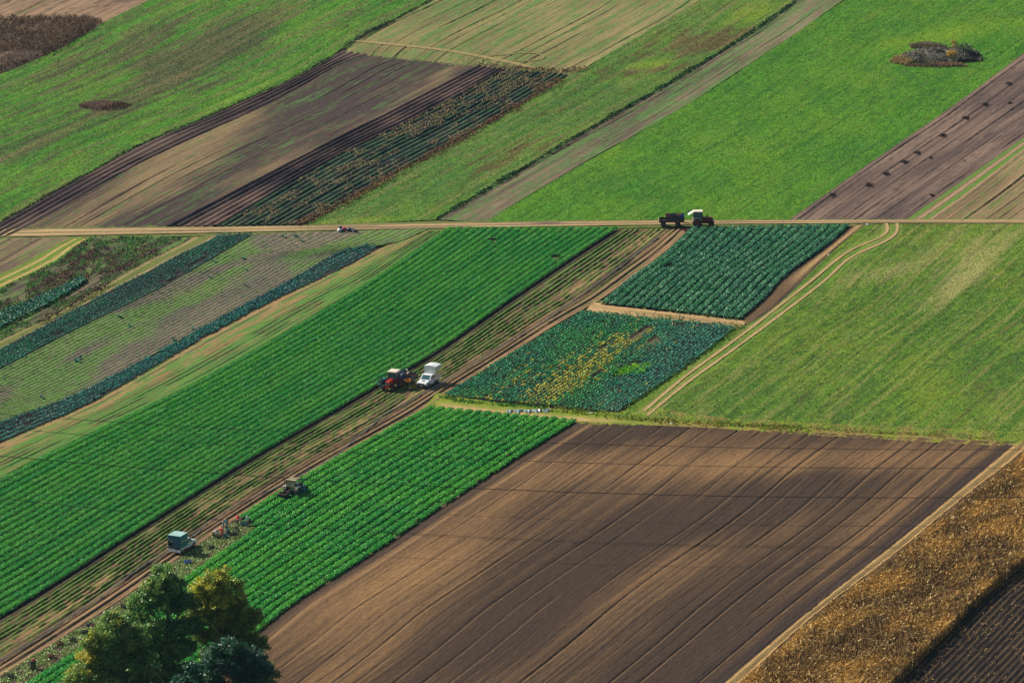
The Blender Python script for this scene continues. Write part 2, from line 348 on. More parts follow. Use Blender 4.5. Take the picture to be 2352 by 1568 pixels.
VB = [(p[0], p[1]+5) for p in ROAD_B]; VT = [(p[0], p[1]-5) for p in ROAD_T]
land('road_verge', Land(VB, VT), .3, .9, grass(A(112,128,56), A(134,124,76), A(88,120,50), stretch=(.8,5), seed=71), .03, M_GRASS, 'weedy verge on both sides of the dirt road')
land('road', Land(ROAD_B, ROAD_T), .12, .8, road, .09, M_ROAD, 'pale dirt road crossing the whole picture')

# below the road
land('tilled_field', Land([(-1100,815),(-600,546)], E_K), .25, .9, soil(A(116,100,80), A(150,130,98), pitch=2.2, depth=.2, seed=73, weeds=A(112,140,62), wden=.06), .05, M_SOIL, 'small brown tilled corner at the left edge below the road')
def ruts(r1, r2, wd, base, tan):
    def f(a, l, x, y, px, py, S, T):
        g = np.exp(-((S-r1)/wd)**2)+np.exp(-((S-r2)/wd)**2); g = np.clip(g*(.75+.5*N(a/.4, l/3, 4)), 0, 1)
        c = mix(base*(.8+.4*fbm(a/.5, l/3, 6, 3))[..., None], tan, g)
        return -.08*g+.05*rnd(a.shape), c*(1+.12*rnd(a.shape))[..., None], None
    return f
land('path', Land(E_K, E_K2), .15, .8, ruts(.3, .74, .08, A(112,140,46), A(210,176,116)), .07, M_ROAD, 'two wheel tracks in green grass curving off the road at the left')
land('weedy_field', Land(E_K2, E_L), .22, .8, soil(A(88,76,70), A(132,114,92), pitch=1.1, depth=.16, seed=77, weeds=A(92,134,56), wden=.10, wth=.56), .05, M_SOIL, 'weedy abandoned vegetable plot at the left below the road')
land('path', Land(E_L, E_M), .15, .8, ruts(.2, .85, .10, A(112,122,58), A(174,148,110)), .06, M_ROAD, 'narrow worn track between the weedy plot and the dark kale rows')
land('crop_soil', Land(E_M, E_N), .35, 1.2, soil(A(40,44,42), A(66,66,58), pitch=.8, depth=.1, seed=79), .03, M_SOIL, 'dark soil under the upper kale rows')
def orow(a, l, x, y, px, py, S, T):
    pitch = .85; ph = (a/pitch) % 1; r = np.floor(a/pitch)
    m = sm(fbm(a/7, l/30, 83, 3)+.25*blobs(px, py, [(330,740,300,45,28,1),(80,900,200,40,26,.9)])-.12*blobs(px, py, [(650,590,200,60,28,1)]), .46, .64)
    row = np.exp(-((ph-.5)/.24)**2)*sm(N(a/.3, l/.8, 84), .15, .6)
    c = mix(A(112,96,92), A(140,124,104), N(a/3, l/12, 85)); c = mix(c, A(84,112,84), row*.7*(1-m)); c = mix(c, A(104,170,48), row*m)
    c = mix(c, A(92,138,54), m*.45)
    return .14*(.5-.5*np.cos(ph*2*math.pi))+.04*rnd(a.shape), c*(1+.14*rnd(a.shape))[..., None], None
land('row_crop_field', Land(E_N, E_O[:-2]+[(880,570),(985,526)]), .14, .7, orow, .04, M_SOIL, 'thin half-harvested green and grey rows between the two dark kale bands')
land('crop_soil', Land(E_O[:-2]+[(850,556)], E_P[:-1]), .35, 1.2, soil(A(40,44,42), A(70,68,58), pitch=.8, depth=.1, seed=81), .06, M_SOIL, 'dark soil under the lower kale rows')
def qf(a, l, x, y, px, py, S, T):
    c = mix(A(178,142,98), A(112,118,64), sm(S+.3*(fbm(a/.6, l/12, 87, 3)-.5), .05, .45))
    c = mix(c, A(172,140,92), sm(fbm(a/.5, l/16, 88, 3)-.4*np.abs(S-.3), .42, .56)*.7)
    g = sm(fbm(a/.35, l/5, 89, 3)+.25*S-.02, .5, .66); c = mix(c, A(92,146,58), g*.85)
    gk = np.exp(-((S-.13)/.02)**2)*sm(N(l/5, a*0, 188), .3, .5); c = mix(c, A(60,96,54), gk)
    gr, r, d = groove(a, l, .95, .15, 90, .2, 20); k = gr*sm(S, .25, .6)*sm(N(l/8, r*50, 91), .2, .6)
    c = mix(c, A(50,62,54), k*.85); e = np.exp(-((S-.965)/.03)**2); c = mix(c, A(76,62,58), e)
    return -.14*k-.12*e+.03*rnd(a.shape), c*(1+.12*rnd(a.shape))[..., None], None
land('fallow_strip', Land(E_P, E_Q), .13, .8, qf, .05, M_SOIL, 'tan and dull green harvested strip above the big celery field')
land('crop_soil', Land(E_Q, E_R), .5, 1.5, soil(A(58,54,50), A(190,156,120), lights=[(1276,596,16,7,0,2),(1130,556,16,6,0,2)], bias=-.45, pitch=1.5, depth=.05, seed=93), .0, M_SOIL, 'dark soil between the beds of the big celery field')
def sf(a, l, x, y, px, py, S, T):
    # harvested strip: rows of regrowth on the left, bare ruts on the right
    n = fbm(a/.7, l/14, 95, 3)
    c = mix(A(104,84,62), A(164,128,92), sm(n+.5*(S-.5), .35, .75))
    gr = .85; k = np.floor(a/gr); r = _hash(k.astype(np.int64), np.full(k.shape, 3, np.int64), 2); ph = (a/gr) % 1
    row = np.exp(-((ph-.5)/.22)**2)*sm(N(a/.35, l/1.0, 96)+.22*(N(l/14, r*40, 97)-.3)+.25*(.55-S), .32, .62)*sm(S, .74, .6)*sm(S, .03, .07)
    c = mix(c, A(112,160,58), np.clip(row*1.1, 0, 1))
    fur = np.exp(-((ph)/.16)**2)+np.exp(-((ph-1)/.16)**2); fur = fur*sm(N(l/9, r*50, 98), .3, .6)
    c = mix(c, A(58,52,48), fur*.8)
    e = np.exp(-((S-.015)/.035)**2); c = mix(c, A(74,62,58), e*.9)
    rt = np.exp(-((S-.80-.01*np.sin(l/14))/.016)**2)+.9*np.exp(-((S-.90)/.016)**2)+.5*np.exp(-((S-.72)/.012)**2)
    rt = rt*(.4+.8*N(l/10, S*3, 99)); c = mix(c, A(66,56,52), np.clip(rt, 0, .9))
    rg = np.exp(-((S-.86)/.02)**2)+np.exp(-((S-.97)/.02)**2); c = mix(c, A(180,142,110), np.clip(rg*.7, 0, .8))
    gg = sm(fbm(a/.4, l/2, 100, 2), .6, .74)*sm(S, .5, .62); c = mix(c, A(120,136,64), gg*.5)
    return .16*row-.18*fur-.28*np.clip(rt, 0, 1)+.10*rg+.03*rnd(a.shape), c*(1+.12*rnd(a.shape))[..., None], None
land('harvested_strip', Land(E_R, E_S), .13, .7, sf, .04, M_SOIL, 'harvested strip with regrowing rows and muddy wheel ruts beside the irrigation pipe')
land('crop_soil', Land(E_SL, E_TZ), .3, 1.0, soil(A(80,66,54), A(118,98,74), pitch=1.5, depth=.05, seed=103), .02, M_SOIL, 'soil under the lower celery field')
land('crop_soil', Land(U_L, U_R), .3, 1.2, soil(A(52,52,50), A(74,66,56), pitch=1.5, depth=.05, seed=105), .06, M_SOIL, 'dark soil under the upper cabbage plot')
land('crop_soil', Land(W_L, W_R), .2, .7, soil(A(52,50,42), A(120,102,76), lights=[(1470,768,50,10,30,1.5),(1395,795,50,8,25,1),(1500,785,44,12,20,1.2)], bias=-.25, pitch=1.0, depth=.08, seed=107, weeds=A(60,104,56), wden=.03), .06, M_SOIL, 'soil under the yellowing cabbage plot')
land('path', Land([(1338,722),(1500,738),(1700,758)], [(1366,690),(1540,714),(1716,738)]), .3, .7, soil(A(150,128,88), A(210,172,120), pitch=3, depth=.05, seed=109, weeds=A(110,134,60), wden=.02, bias=.15), .045, M_ROAD, 'bare tan strip between the two cabbage plots')
def dirtstrip(a, l, x, y, px, py, S, T):
    c = mix(A(112,88,62), A(186,152,102), np.exp(-((S-.55)/.25)**2)*sm(T, .3, .6)); e = np.exp(-((S-.9)/.09)**2)*(.4+.6*N(l/6, S, 3)); c = mix(c, A(60,56,50), e)
    return -.1*e+.04*rnd(a.shape), c*(1+.12*rnd(a.shape))[..., None], None
land('dirt_strip', Land(U_R, UD_R), .13, .7, dirtstrip, .065, M_SOIL, 'narrow brown dirt strip right of the upper cabbage plot')
Yf = Land(Y_L, [(2600,1034),(3100,512)])
land('grass_field', Yf, .28, .8, grass(A(102,142,38), A(126,150,44), A(64,110,38), dirt=A(108,98,58), dblobs=[(2080,880,200,20,35,.25),(1900,930,160,16,30,.2),(2250,900,150,40,40,.25)], c4=A(190,180,116), sblobs=[(2080,610,150,30,22,.62),(2250,590,190,40,34,.62),(2200,660,110,26,35,.5),(1930,650,110,24,35,.35),(2150,540,120,20,10,.3)], stretch=(1.2, 14), seed=111, streak=.5, scol=A(158,152,84), tram=5.0, thresh=(.64,.86)), .05, M_GRASS, 'large green field with pale straw patches, right below the road')
def verge(a, l, x, y, px, py, S, T):
    n = fbm(x/1.2, y/5, 113, 3)
    c = mix(A(116,142,50), A(150,160,44), n); m = np.exp(-((S-.34)/.16)**2)*sm(px, 1500, 1250)*sm(px, 985, 1040); c = mix(c, A(206,168,118), np.clip(m*1.1*(.5+n), 0, 1))
    m2 = sm(px, 1420, 1560)*sm(fbm(x/1.5, y/4, 115, 3)+.1*(1-S), .46, .6); c = mix(c, A(160,128,80), m2*.7)
    return .05*rnd(a.shape), c*(1+.12*rnd(a.shape))[..., None], None
land('verge', Land([(965,945),(1150,958),(1331,974),(1568,980),(1868,1000),(2290,1024),(2420,1030)], [(1004,902),(1150,926),(1420,948),(1500,930),(1568,950),(1868,972),(2300,990),(2420,1000)]), .2, .7, verge, .055, M_GRASS, 'grassy headland with a tan footpath between the plots')
# wheel tracks in the green field
TRACKS = []
def strip(name, pts, wd, col, z, label, seed=1):
    P, ln = curve(pts, 300); TRACKS.append(P); t = np.gradient(P, axis=0); t /= np.linalg.norm(t, axis=1)[:, None]; nn = np.c_[-t[:, 1], t[:, 0]]
    F = Land.__new__(Land); wv = wd/2*(.85+.4*N(np.arange(300)/9., np.zeros(300), seed))[:, None]; F.L = P+nn*wv; F.R = P-nn*wv; F.len = ln; F.W = wd; F.area = wd*ln
    def f(a, l, x, y, px, py, S, T):
        e = sm(np.abs(S-.5)+.25*(fbm(a/.3, l/1.5, seed, 2)-.5), .3, .5); c = mix(col, A(112,140,52), e*.6)
        return .02*rnd(a.shape)-.03*(1-e), c*(1+.08*rnd(a.shape))[..., None], None
    return tag(sheet(name, F, wd/6, .7, f, z, M_ROAD), label, kind='structure')
strip('path', [(1478,945),(1568,869),(1690,780),(1801,694),(1860,648),(1935,587),(1980,562),(2028,545),(2040,524),(2035,514)], .62, A(190,160,112), .13, 'left rut of the track curving down from the road along the green field')
strip('path', [(1486,955),(1568,887),(1701,791),(1835,691),(1900,640),(1951,593),(2000,570),(2045,550),(2062,530),(2060,514)], .62, A(192,162,114), .13, 'right rut of the track curving down from the road along the green field', 5)
strip('path', [(812,96),(844,98),(984,112),(1084,127),(1174,145),(1230,158)], 1.6, A(170,146,100), .13, 'tan headland track across the fallow field, top centre', 7)
strip('path', [(1174,140),(1205,142),(1235,139),(1247,132),(1240,126),(1215,123),(1120,130)], 0.8, A(146,136,86), .14, 'curved turning rut at the end of the headland track', 9)

def bigplough(a, l, x, y, px, py, S, T):
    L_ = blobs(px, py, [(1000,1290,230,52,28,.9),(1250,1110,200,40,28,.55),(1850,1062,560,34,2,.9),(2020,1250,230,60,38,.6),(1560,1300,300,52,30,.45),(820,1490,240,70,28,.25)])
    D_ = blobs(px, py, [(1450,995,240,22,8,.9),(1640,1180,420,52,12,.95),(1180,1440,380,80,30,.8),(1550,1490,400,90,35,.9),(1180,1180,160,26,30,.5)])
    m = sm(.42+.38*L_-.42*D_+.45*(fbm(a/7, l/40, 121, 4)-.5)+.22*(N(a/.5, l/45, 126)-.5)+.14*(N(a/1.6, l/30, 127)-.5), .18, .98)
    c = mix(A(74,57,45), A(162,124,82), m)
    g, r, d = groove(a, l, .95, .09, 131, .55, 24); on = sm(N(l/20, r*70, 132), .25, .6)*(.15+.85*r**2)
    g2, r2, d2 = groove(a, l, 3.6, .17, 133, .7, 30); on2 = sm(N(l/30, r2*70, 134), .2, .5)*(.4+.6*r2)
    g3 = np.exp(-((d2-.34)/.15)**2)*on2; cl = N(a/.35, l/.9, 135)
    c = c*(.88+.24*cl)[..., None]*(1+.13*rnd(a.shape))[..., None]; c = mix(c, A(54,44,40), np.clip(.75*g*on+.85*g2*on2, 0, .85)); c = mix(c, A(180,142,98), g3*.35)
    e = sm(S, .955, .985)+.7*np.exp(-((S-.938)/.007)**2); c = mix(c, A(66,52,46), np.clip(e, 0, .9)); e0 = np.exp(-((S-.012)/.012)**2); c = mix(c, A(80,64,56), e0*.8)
    c = mix(c, A(186,146,100), np.exp(-((S-.035)/.006)**2)*.5)
    return -.10*g*on-.16*g2*on2+.07*g3+.035*rnd(a.shape)+.03*cl, c, None
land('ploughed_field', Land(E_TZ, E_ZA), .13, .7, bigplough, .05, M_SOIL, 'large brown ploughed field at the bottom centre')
land('path', Land(E_ZA, E_AB2), .12, .8, ruts(.12, .85, .13, A(140,118,76), A(206,164,106)), .10, M_ROAD, 'tan farm track between the ploughed field and the dry maize')
land('crop_soil', Land(E_AB2, E_BC2), .5, 1.2, soil(A(86,68,46), A(120,94,60), pitch=.75, depth=.08, seed=127), .05, M_SOIL, 'dry ground under the standing maize')
land('stubble_field', Land(E_BC2, [(3200,1800),(3700,1050)]), .14, .7, ridges(A(40,31,27), A(58,46,38), .9, .16, 129, top=A(112,88,58), topw=.10), .04, M_SOIL, 'dark stubble rows in the lower right corner')

# ------------------------------------------------------------------ crops and wild growth (uncountable stuff)
def quads_idx(n): return np.arange(4*n).reshape(n, 4)
def unit(v): return v/np.linalg.norm(v, axis=-1, keepdims=True)
def leafcloud(name, P, size, col, mat, up=.9, asp=.6, parent=None):
    n = len(P); nn = unit(np.c_[rnd(n), rnd(n), rnd(n)+up]); r = unit(np.c_[rnd(n), rnd(n), rnd(n)])
    u = unit(np.cross(nn, r)); v = np.cross(nn, u); s = np.broadcast_to(size, (n,))[:, None]*rng.uniform(.6, 1.3, (n, 1))
    u = u*s; v = v*s*asp
    co = np.stack([P-u*.9, P+v-.1*u, P+u*1.1, P-v-.1*u], 1).reshape(-1, 3)
    return make_mesh(name, co, quads_idx(n), np.repeat(col, 4, 0), mat, parent)
def blades(name, P, h, wd, col, mat, lean=.25, parent=None, tip=None):
    n = len(P); th = rng.uniform(0, math.pi, n); u = np.c_[np.cos(th), np.sin(th), 0*th]*np.broadcast_to(wd, (n,))[:, None]/2
    top = P+np.c_[rnd(n)*lean, rnd(n)*lean, np.ones(n)]*(np.broadcast_to(h, (n,))*rng.uniform(.7, 1.2, n))[:, None]
    co = np.stack([P-u*.6, P+u*.6, top+u, top-u], 1).reshape(-1, 3)
    c = np.stack([col, col, col if tip is None else tip, col if tip is None else tip], 1).reshape(-1, 3)
    return make_mesh(name, co, quads_idx(n), c, mat, parent)
def scatter(F, dens):
    n = int(F.area*dens); s = rng.random(n); t = rng.random(n); x, y = F.at(s, t); px, py = tp(x, y)
    ok = (px > -140) & (px < 2500) & (py < 1680) & (py > -60)
    return s[ok], t[ok], x[ok], y[ok], px[ok], py[ok]
def bedprof(a, l, pitch, hw, seed, phase=.5):
    aa = a+.10*(N(l/9, np.floor(a/pitch)*3.1, seed)-.5)
    ph = (aa/pitch) % 1; d = np.abs(ph-phase)*pitch
    k = np.floor(aa/pitch); r = _hash(k.astype(np.int64), np.full(k.shape, seed, np.int64), 3)
    w_ = hw*(.93+.14*N(l/1.5, k*7, seed+1)); q = np.clip(1-(d/w_)**4, 0, 1)**.5
    return q, r, k
def bed_crop(name, F, nbeds, hw, H, cols, dens, seed, label, cat, holes=None, ls=.085, dl=.3, mat=None, skip=None):
    pitch = F.W/nbeds; mat = mat or M_LEAF; c1, c2, c3 = cols
    def colour(a, l, r, k, q):
        n = fbm(a/3, l/16, seed+5, 3); c = mix(c1, c2, sm(n+.25*(r-.5), .36, .66)); m = sm(N(a/.25, l/.5, seed+6)+.25*(fbm(a/2, l/25, seed+8, 2)-.5), .55, .85); return mix(c, c3, m*.7)
    def f(a, l, x, y, px, py, S, T):
        q, r, k = bedprof(a, l, pitch, hw, seed); ok = q > 0
        if holes: ok &= blobs(px, py, holes) < .4
        if skip: ok &= ~skip(k, px, py)
        h = H*q*(.84+.16*N(a/.3, l/.4, seed+2))+.05*rnd(a.shape)*(q > .2)
        return h*.88+.03, colour(a, l, r, k, q)*(.62+.12*rnd(a.shape))[..., None], ok  # sheet toned darker than the leaves: shade between them put into the colour
    o = sheet(name, F, .12, dl, f, .04, mat); tag(o, label, cat, kind='stuff')
    s, t, x, y, px, py = scatter(F, dens); a, l = s*F.W, t*F.len
    q, r, k = bedprof(a, l, pitch, hw*1.08, seed); ok = q > .12
    if holes: ok &= blobs(px, py, holes) < .4
    if skip: ok &= ~skip(k, px, py)
    a, l, x, y, q, r, k = (v[ok] for v in (a, l, x, y, q, r, k)); n = len(a)
    P = np.c_[x, y, H*q*rng.uniform(.82, 1.22, n)+.08]
    c = colour(a, l, r, k, q)*rng.uniform(.65, 1.75, (n, 1))
    l2 = leafcloud(name, P, ls, c, mat, up=.7); return o, l2
def join(o, o2):
    """merge two numpy-built meshes into the first object"""
    a, b = o.data, o2.data
    def arr(m):
        v = np.empty(len(m.vertices)*3, np.float32); m.vertices.foreach_get('co', v); q = np.empty(len(m.loops), np.int32); m.loops.foreach_get('vertex_index', q)
        c = np.empty(len(m.vertices)*4, np.float32); m.color_attributes['Col'].data.foreach_get('color', c); return v.reshape(-1, 3), q.reshape(-1, 4), c.reshape(-1, 4)[:, :3]
    v1, q1, c1 = arr(a); v2, q2, c2 = arr(b); mat = a.materials[0]; nm = o.name; props = dict(o.items()); par = o.parent
    bpy.data.objects.remove(o); bpy.data.objects.remove(o2); bpy.data.meshes.remove(a); bpy.data.meshes.remove(b)
    n = make_mesh(nm, np.vstack([v1, v2]), np.vstack([q1, q2+len(v1)]), np.vstack([c1, c2]), mat, par)
    for k_, v_ in props.items():
        if isinstance(v_, str): n[k_] = v_
    return n
FR = Land(E_Q, E_R); FT = Land(E_SL, E_TZ); FU = Land(U_L, U_R); FW = Land(W_L, W_R)
FN = Land(E_M, E_N); FP = Land(E_O[:-2]+[(850,556)], E_P[:-1]); FC = Land([(p[0]+8, p[1]+20) for p in E_AB2], E_BC2)
join(*bed_crop('celery_crop', FR, 20, .585, .56, (A(44,164,52), A(78,178,48), A(110,196,60)), 44, 201, 'big field of bright green celery in long raised beds, centre to lower left', 'crop', holes=[(1276,596,12,5,0,.9),(1130,556,12,4,0,.8)]))
def cut(k, px, py): return ((k < 3) & (py > 1200+(k-1)*8+6*N(px/9, py/3, 5)))
def tskip(k, px, py): return cut(k, px, py)
FT_h = [(x, y, 7, 2.5, 20, .8) for x, y in [(1170,1050),(1130,1092),(1100,1110),(1040,1140),(930,1232),(905,1232),(840,1270),(745,1338),(700,1375),(1180,1060),(1010,1160),(960,1200)]]
join(*bed_crop('celery_crop', FT, 16, .60, .46, (A(46,168,56), A(80,184,50), A(130,214,76)), 42, 203, 'lower field of green celery between the wheel ruts and the ploughed field', 'crop', holes=FT_h, skip=tskip, ls=.10))
join(*bed_crop('cabbage_crop', FU, 17, .58, .52, (A(50,132,90), A(62,144,90), A(156,206,160)), 40, 205, 'neat rows of blue-green cabbages right below the road', 'crop', mat=M_WAX, ls=.12, holes=[(1535,615,16,4,25,.8)]))
def rosettes(name, F, pitch, step, rad, H, colf, seed, label, cat, keepf=None, m=7, mat=None, z0=.08, jit=.12):
    nr = max(1, int(F.W/pitch)); npl = int(F.len/step); kk, jj = np.meshgrid(np.arange(nr), np.arange(npl)); kk = kk.ravel(); jj = jj.ravel(); n = len(kk)
    a = (kk+.5)*F.W/nr+rnd(n)*jit; l = (jj+.5)*step+rnd(n)*step*.35; s = np.clip(a/F.W, 0, 1); t = np.clip(l/F.len, 0, 1); x, y = F.at(s, t); px, py = tp(x, y)
    ok = (px > -140) & (px < 2500) & (py < 1680)
    if keepf is not None: ok &= keepf(a, l, px, py, kk, F)
    a, l, x, y, px, py, kk = (v[ok] for v in (a, l, x, y, px, py, kk)); n = len(a)
    rr = rad*rng.uniform(.7, 1.25, n); cc = colf(a, l, px, py, kk)*rng.uniform(.75, 1.25, (n, 1))
    az_ = rng.uniform(0, 6.283, n)[:, None]+np.arange(m)[None]*6.283/m+rnd((n, m))*.3
    lift = rng.uniform(.35, 1.1, (n, m)); lo = rng.uniform(.7, 1.2, (n, m))*rr[:, None]
    d = np.stack([np.cos(az_), np.sin(az_), 0*az_], -1); sd = np.stack([-np.sin(az_), np.cos(az_), 0*az_], -1)
    c0 = np.stack([x, y, np.full(n, z0)], -1)[:, None, :]; up_ = np.array([0, 0, 1.])
    b = c0+d*.05+up_*(H*.25); mid = c0+d*(lo*.6)[..., None]+up_*(H*lift)[..., None]; tip = c0+d*lo[..., None]+up_*(H*lift*.75)[..., None]
    wd = (lo*.42)[..., None]*sd
    co = np.stack([b, mid-wd, tip, mid+wd], 2).reshape(-1, 3); c = np.repeat(cc*1, m, 0)*rng.uniform(.8, 1.3, (n*m, 1))
    return tag(make_mesh(name, co, quads_idx(n*m), np.repeat(c, 4, 0), mat or M_WAX), label, cat, kind='stuff')
YB = [(1320,868,180,28,36,.85),(1250,905,80,18,25,.7),(1150,900,90,14,28,.45),(1280,845,100,12,30,.4),(1450,785,50,8,35,.55),(1190,855,60,10,30,.35)]
def wcol(a, l, px, py, kk):
    c = mix(A(34,136,92), A(54,152,78), sm(fbm(a/3, l/8, 211, 3), .35, .65)); c = mix(c, A(64,136,124), sm(px+py*.9, 2120, 2300)*.75)
    y = (rng.random(len(a)) < .8*sm(blobs(px, py, YB)+.5*(N(a/.6, l/3.0, 213)-.5)+.12*(kk % 3 == 0), .15, .85)).astype(float)*rng.uniform(.6, 1, len(a)); return mix(c, A(196,190,56), y)
def wkeep(a, l, px, py, kk, F):
    bare = blobs(px, py, [(1470,768,36,8,30,.8),(1395,795,40,6,25,.45),(1500,785,34,10,20,.6),(1440,850,34,9,30,1.3),(1555,748,22,6,0,.6),(1380,855,50,5,30,.4)])
    return (bare+.35*N(a/1.2, l/3, 215) < .62) & (rng.random(len(a)) < .93)
rosettes('cabbage_crop', FW, .70, .5, .31, .40, wcol, 217, 'dark green cabbages with a yellowing band through the middle of the plot', 'crop', wkeep, z0=.1)
kc = lambda a, l, px, py, kk: mix(A(14,96,84), A(30,124,92), sm(fbm(a/2, l/10, 221, 3), .3, .7))
kd = lambda thr: (lambda a, l, px, py, kk, F: (fbm(a/1.5, l/9, 223, 3) > thr) & (rng.random(len(a)) < .96))
rosettes('kale_crop', FN, .78, .34, .29, .36, kc, 225, 'upper band of very dark teal kale rows, left below the road', 'crop', kd(.3), m=6)
kc2 = lambda a, l, px, py, kk: mix(mix(A(12,94,96), A(28,122,108), sm(fbm(a/2, l/10, 231, 3), .3, .7)), A(70,140,120), sm(blobs(px, py, [(60,985,120,14,25,1)]), .3, .8)*.7)
rosettes('kale_crop', FP, .78, .34, .31, .38, kc2, 233, 'lower band of dark blue-green kale rows beside the tan fallow strip', 'crop', kd(.3), m=6)
FO = Land(E_N, E_O)
oc = lambda a, l, px, py, kk: mix(A(112,160,58), A(40,120,100), (rng.random(len(a)) < .12).astype(float))
rosettes('cabbage_regrowth', FO, .85, .5, .19, .16, oc, 235, 'small leftover plants scattered along the thin rows', 'crop', lambda a, l, px, py, kk, F: rng.random(len(a)) < .45, z0=.14, m=5)
rosettes('kale_plants', FO, 1.7, 2.4, .45, .5, lambda a, l, px, py, kk: np.broadcast_to(A(26,120,100), (len(a), 3)).copy(), 237, 'odd large kale plants left standing among the thin rows', 'crop', lambda a, l, px, py, kk, F: rng.random(len(a)) < .03+.25*blobs(px, py, [(740,545,80,10,0,1)]), m=9)
# weedy plot, its kale strip and weeds
FL = Land(E_K2, E_L)
rosettes('kale_crop', Land([(-400,955),(0,722),(90,686),(190,640)], [(-400,990),(0,757),(110,703),(196,648)]), .55, .45, .42, .6, lambda a, l, px, py, kk: mix(A(20,96,88), A(70,140,80), rng.random(len(a))*.6), 241, 'strip of tall blue-green kale inside the weedy plot at the left edge', 'crop', None, m=9)
s, t, x, y, px, py = scatter(FL, 16); a, l = s*FL.W, t*FL.len
den = fbm(a/1.5, l/5, 251, 3); br = blobs(px, py, [(330,600,80,26,20,1),(190,600,90,30,30,.5),(60,690,120,20,28,.8),(150,745,80,12,28,.9),(50,790,60,10,20,.7)])
ok = den+.3*br > .52; s, t, x, y, px, py, a, l, br = (v[ok] for v in (s, t, x, y, px, py, a, l, br)); n = len(a)
g = fbm(a/1.2, l/4, 253, 3); cc = mix(A(116,88,78), A(90,142,66), sm(g+.06-.25*br+.35*blobs(px, py, [(400,590,60,14,30,1),(230,700,130,14,28,1),(90,755,80,12,26,1)]), .42, .6)); cc = mix(cc, A(158,172,46), sm(blobs(px, py, [(240,695,110,10,28,1),(90,752,70,10,26,.9),(420,585,60,10,30,.6)])+.3*(rng.random(n)-.5), .5, .8)*.9)
cc = mix(cc, A(30,116,96), (rng.random(n) < .05+.3*np.clip(blobs(px, py, [(400,553,90,9,0,1),(200,570,60,12,10,.7)]), 0, 1)).astype(float))
tag(leafcloud('weeds', np.c_[x, y, .1+.45*rng.random(n)*(.5+br)], .19, cc*rng.uniform(.7, 1.25, (n, 1)), M_STRAW, up=.4), 'tangled brown and yellow-green weeds over the abandoned plot', 'weeds', kind='stuff')
# standing dry maize
def maize(name, F, dens, H, cA, cB, cC, seed, label, keepf=None, wd=.16, z=0.05):
    s, t, x, y, px, py = scatter(F, dens); a, l = s*F.W, t*F.len
    nn = fbm(a/4, l/9, seed, 4)
    ok = (rng.random(len(a)) < .45+.9*sm(nn, .25, .6))
    if keepf: ok &= keepf(px, py)
    s, t, x, y, px, py, a, l, nn = (v[ok] for v in (s, t, x, y, px, py, a, l, nn)); n = len(a)
    c = mix(cA, cB, sm(nn+.3*(rng.random(n)-.5), .36, .62)); c = mix(c, cC, (rng.random(n) < .2).astype(float)*.8)*rng.uniform(.7, 1.25, (n, 1))
    h = H*(.75+.35*N(a/2.5, l/5, seed+4))
    hh = rng.random(n)**.6
    # leaves hang at all heights; stalks reach the top
    P = np.c_[x, y, z+h*hh]; th = rng.uniform(0, 6.283, n); L_ = rng.uniform(.25, .5, n)[:, None]; d = np.c_[np.cos(th), np.sin(th), rng.uniform(-.9, .9, n)]*L_; q = np.c_[-np.sin(th), np.cos(th), rnd(n)*.6]*wd/2
    m = rng.random(n) < .35; P[m, 2] = z; d[m] = np.c_[rnd(n)*.12, rnd(n)*.12, np.ones(n)*h][m]; q[m] *= .7
    co = np.stack([P-q, P+q, P+d+q*.7, P+d-q*.7], 1).reshape(-1, 3)
    return tag(make_mesh(name, co, quads_idx(n), np.repeat(c, 4, 0), M_STRAW), label, 'crop', kind='stuff')
maize('maize_crop', FC, 70, 1.7, A(134,102,62), A(214,166,84), A(236,206,140), 261, 'golden dry maize standing in the lower right corner')
FA = Land([(-300,60),(-200,20)]and[(-700,560),(-400,330),(-250,170)], E_AB[:6]) if False else Land([(-900,470),(-300,150),(0,25),(60,5)], [(-700,455),(-300,288),(0,166),(130,114),(235,52)])
maize('maize_crop', FA, 16, .8, A(92,76,66), A(124,100,78), A(150,124,94), 263, 'dark dry maize standing at the upper left edge of the picture', lambda px, py: (py > 36+8*N(px/14, py/5, 3)) & (rng.random(len(px)) < np.where((py > 118) & (px < 90), .25, 1)))
FCC = Land(E_BC2, [(3200,1800),(3700,1050)])
maize('maize_stubble', FCC, 8, .22, A(110,86,56), A(176,140,84), A(206,176,110), 267, 'tan maize stubble poking out of the dark soil in the lower right corner', lambda px, py: rng.random(len(px)) < .3, wd=.1)
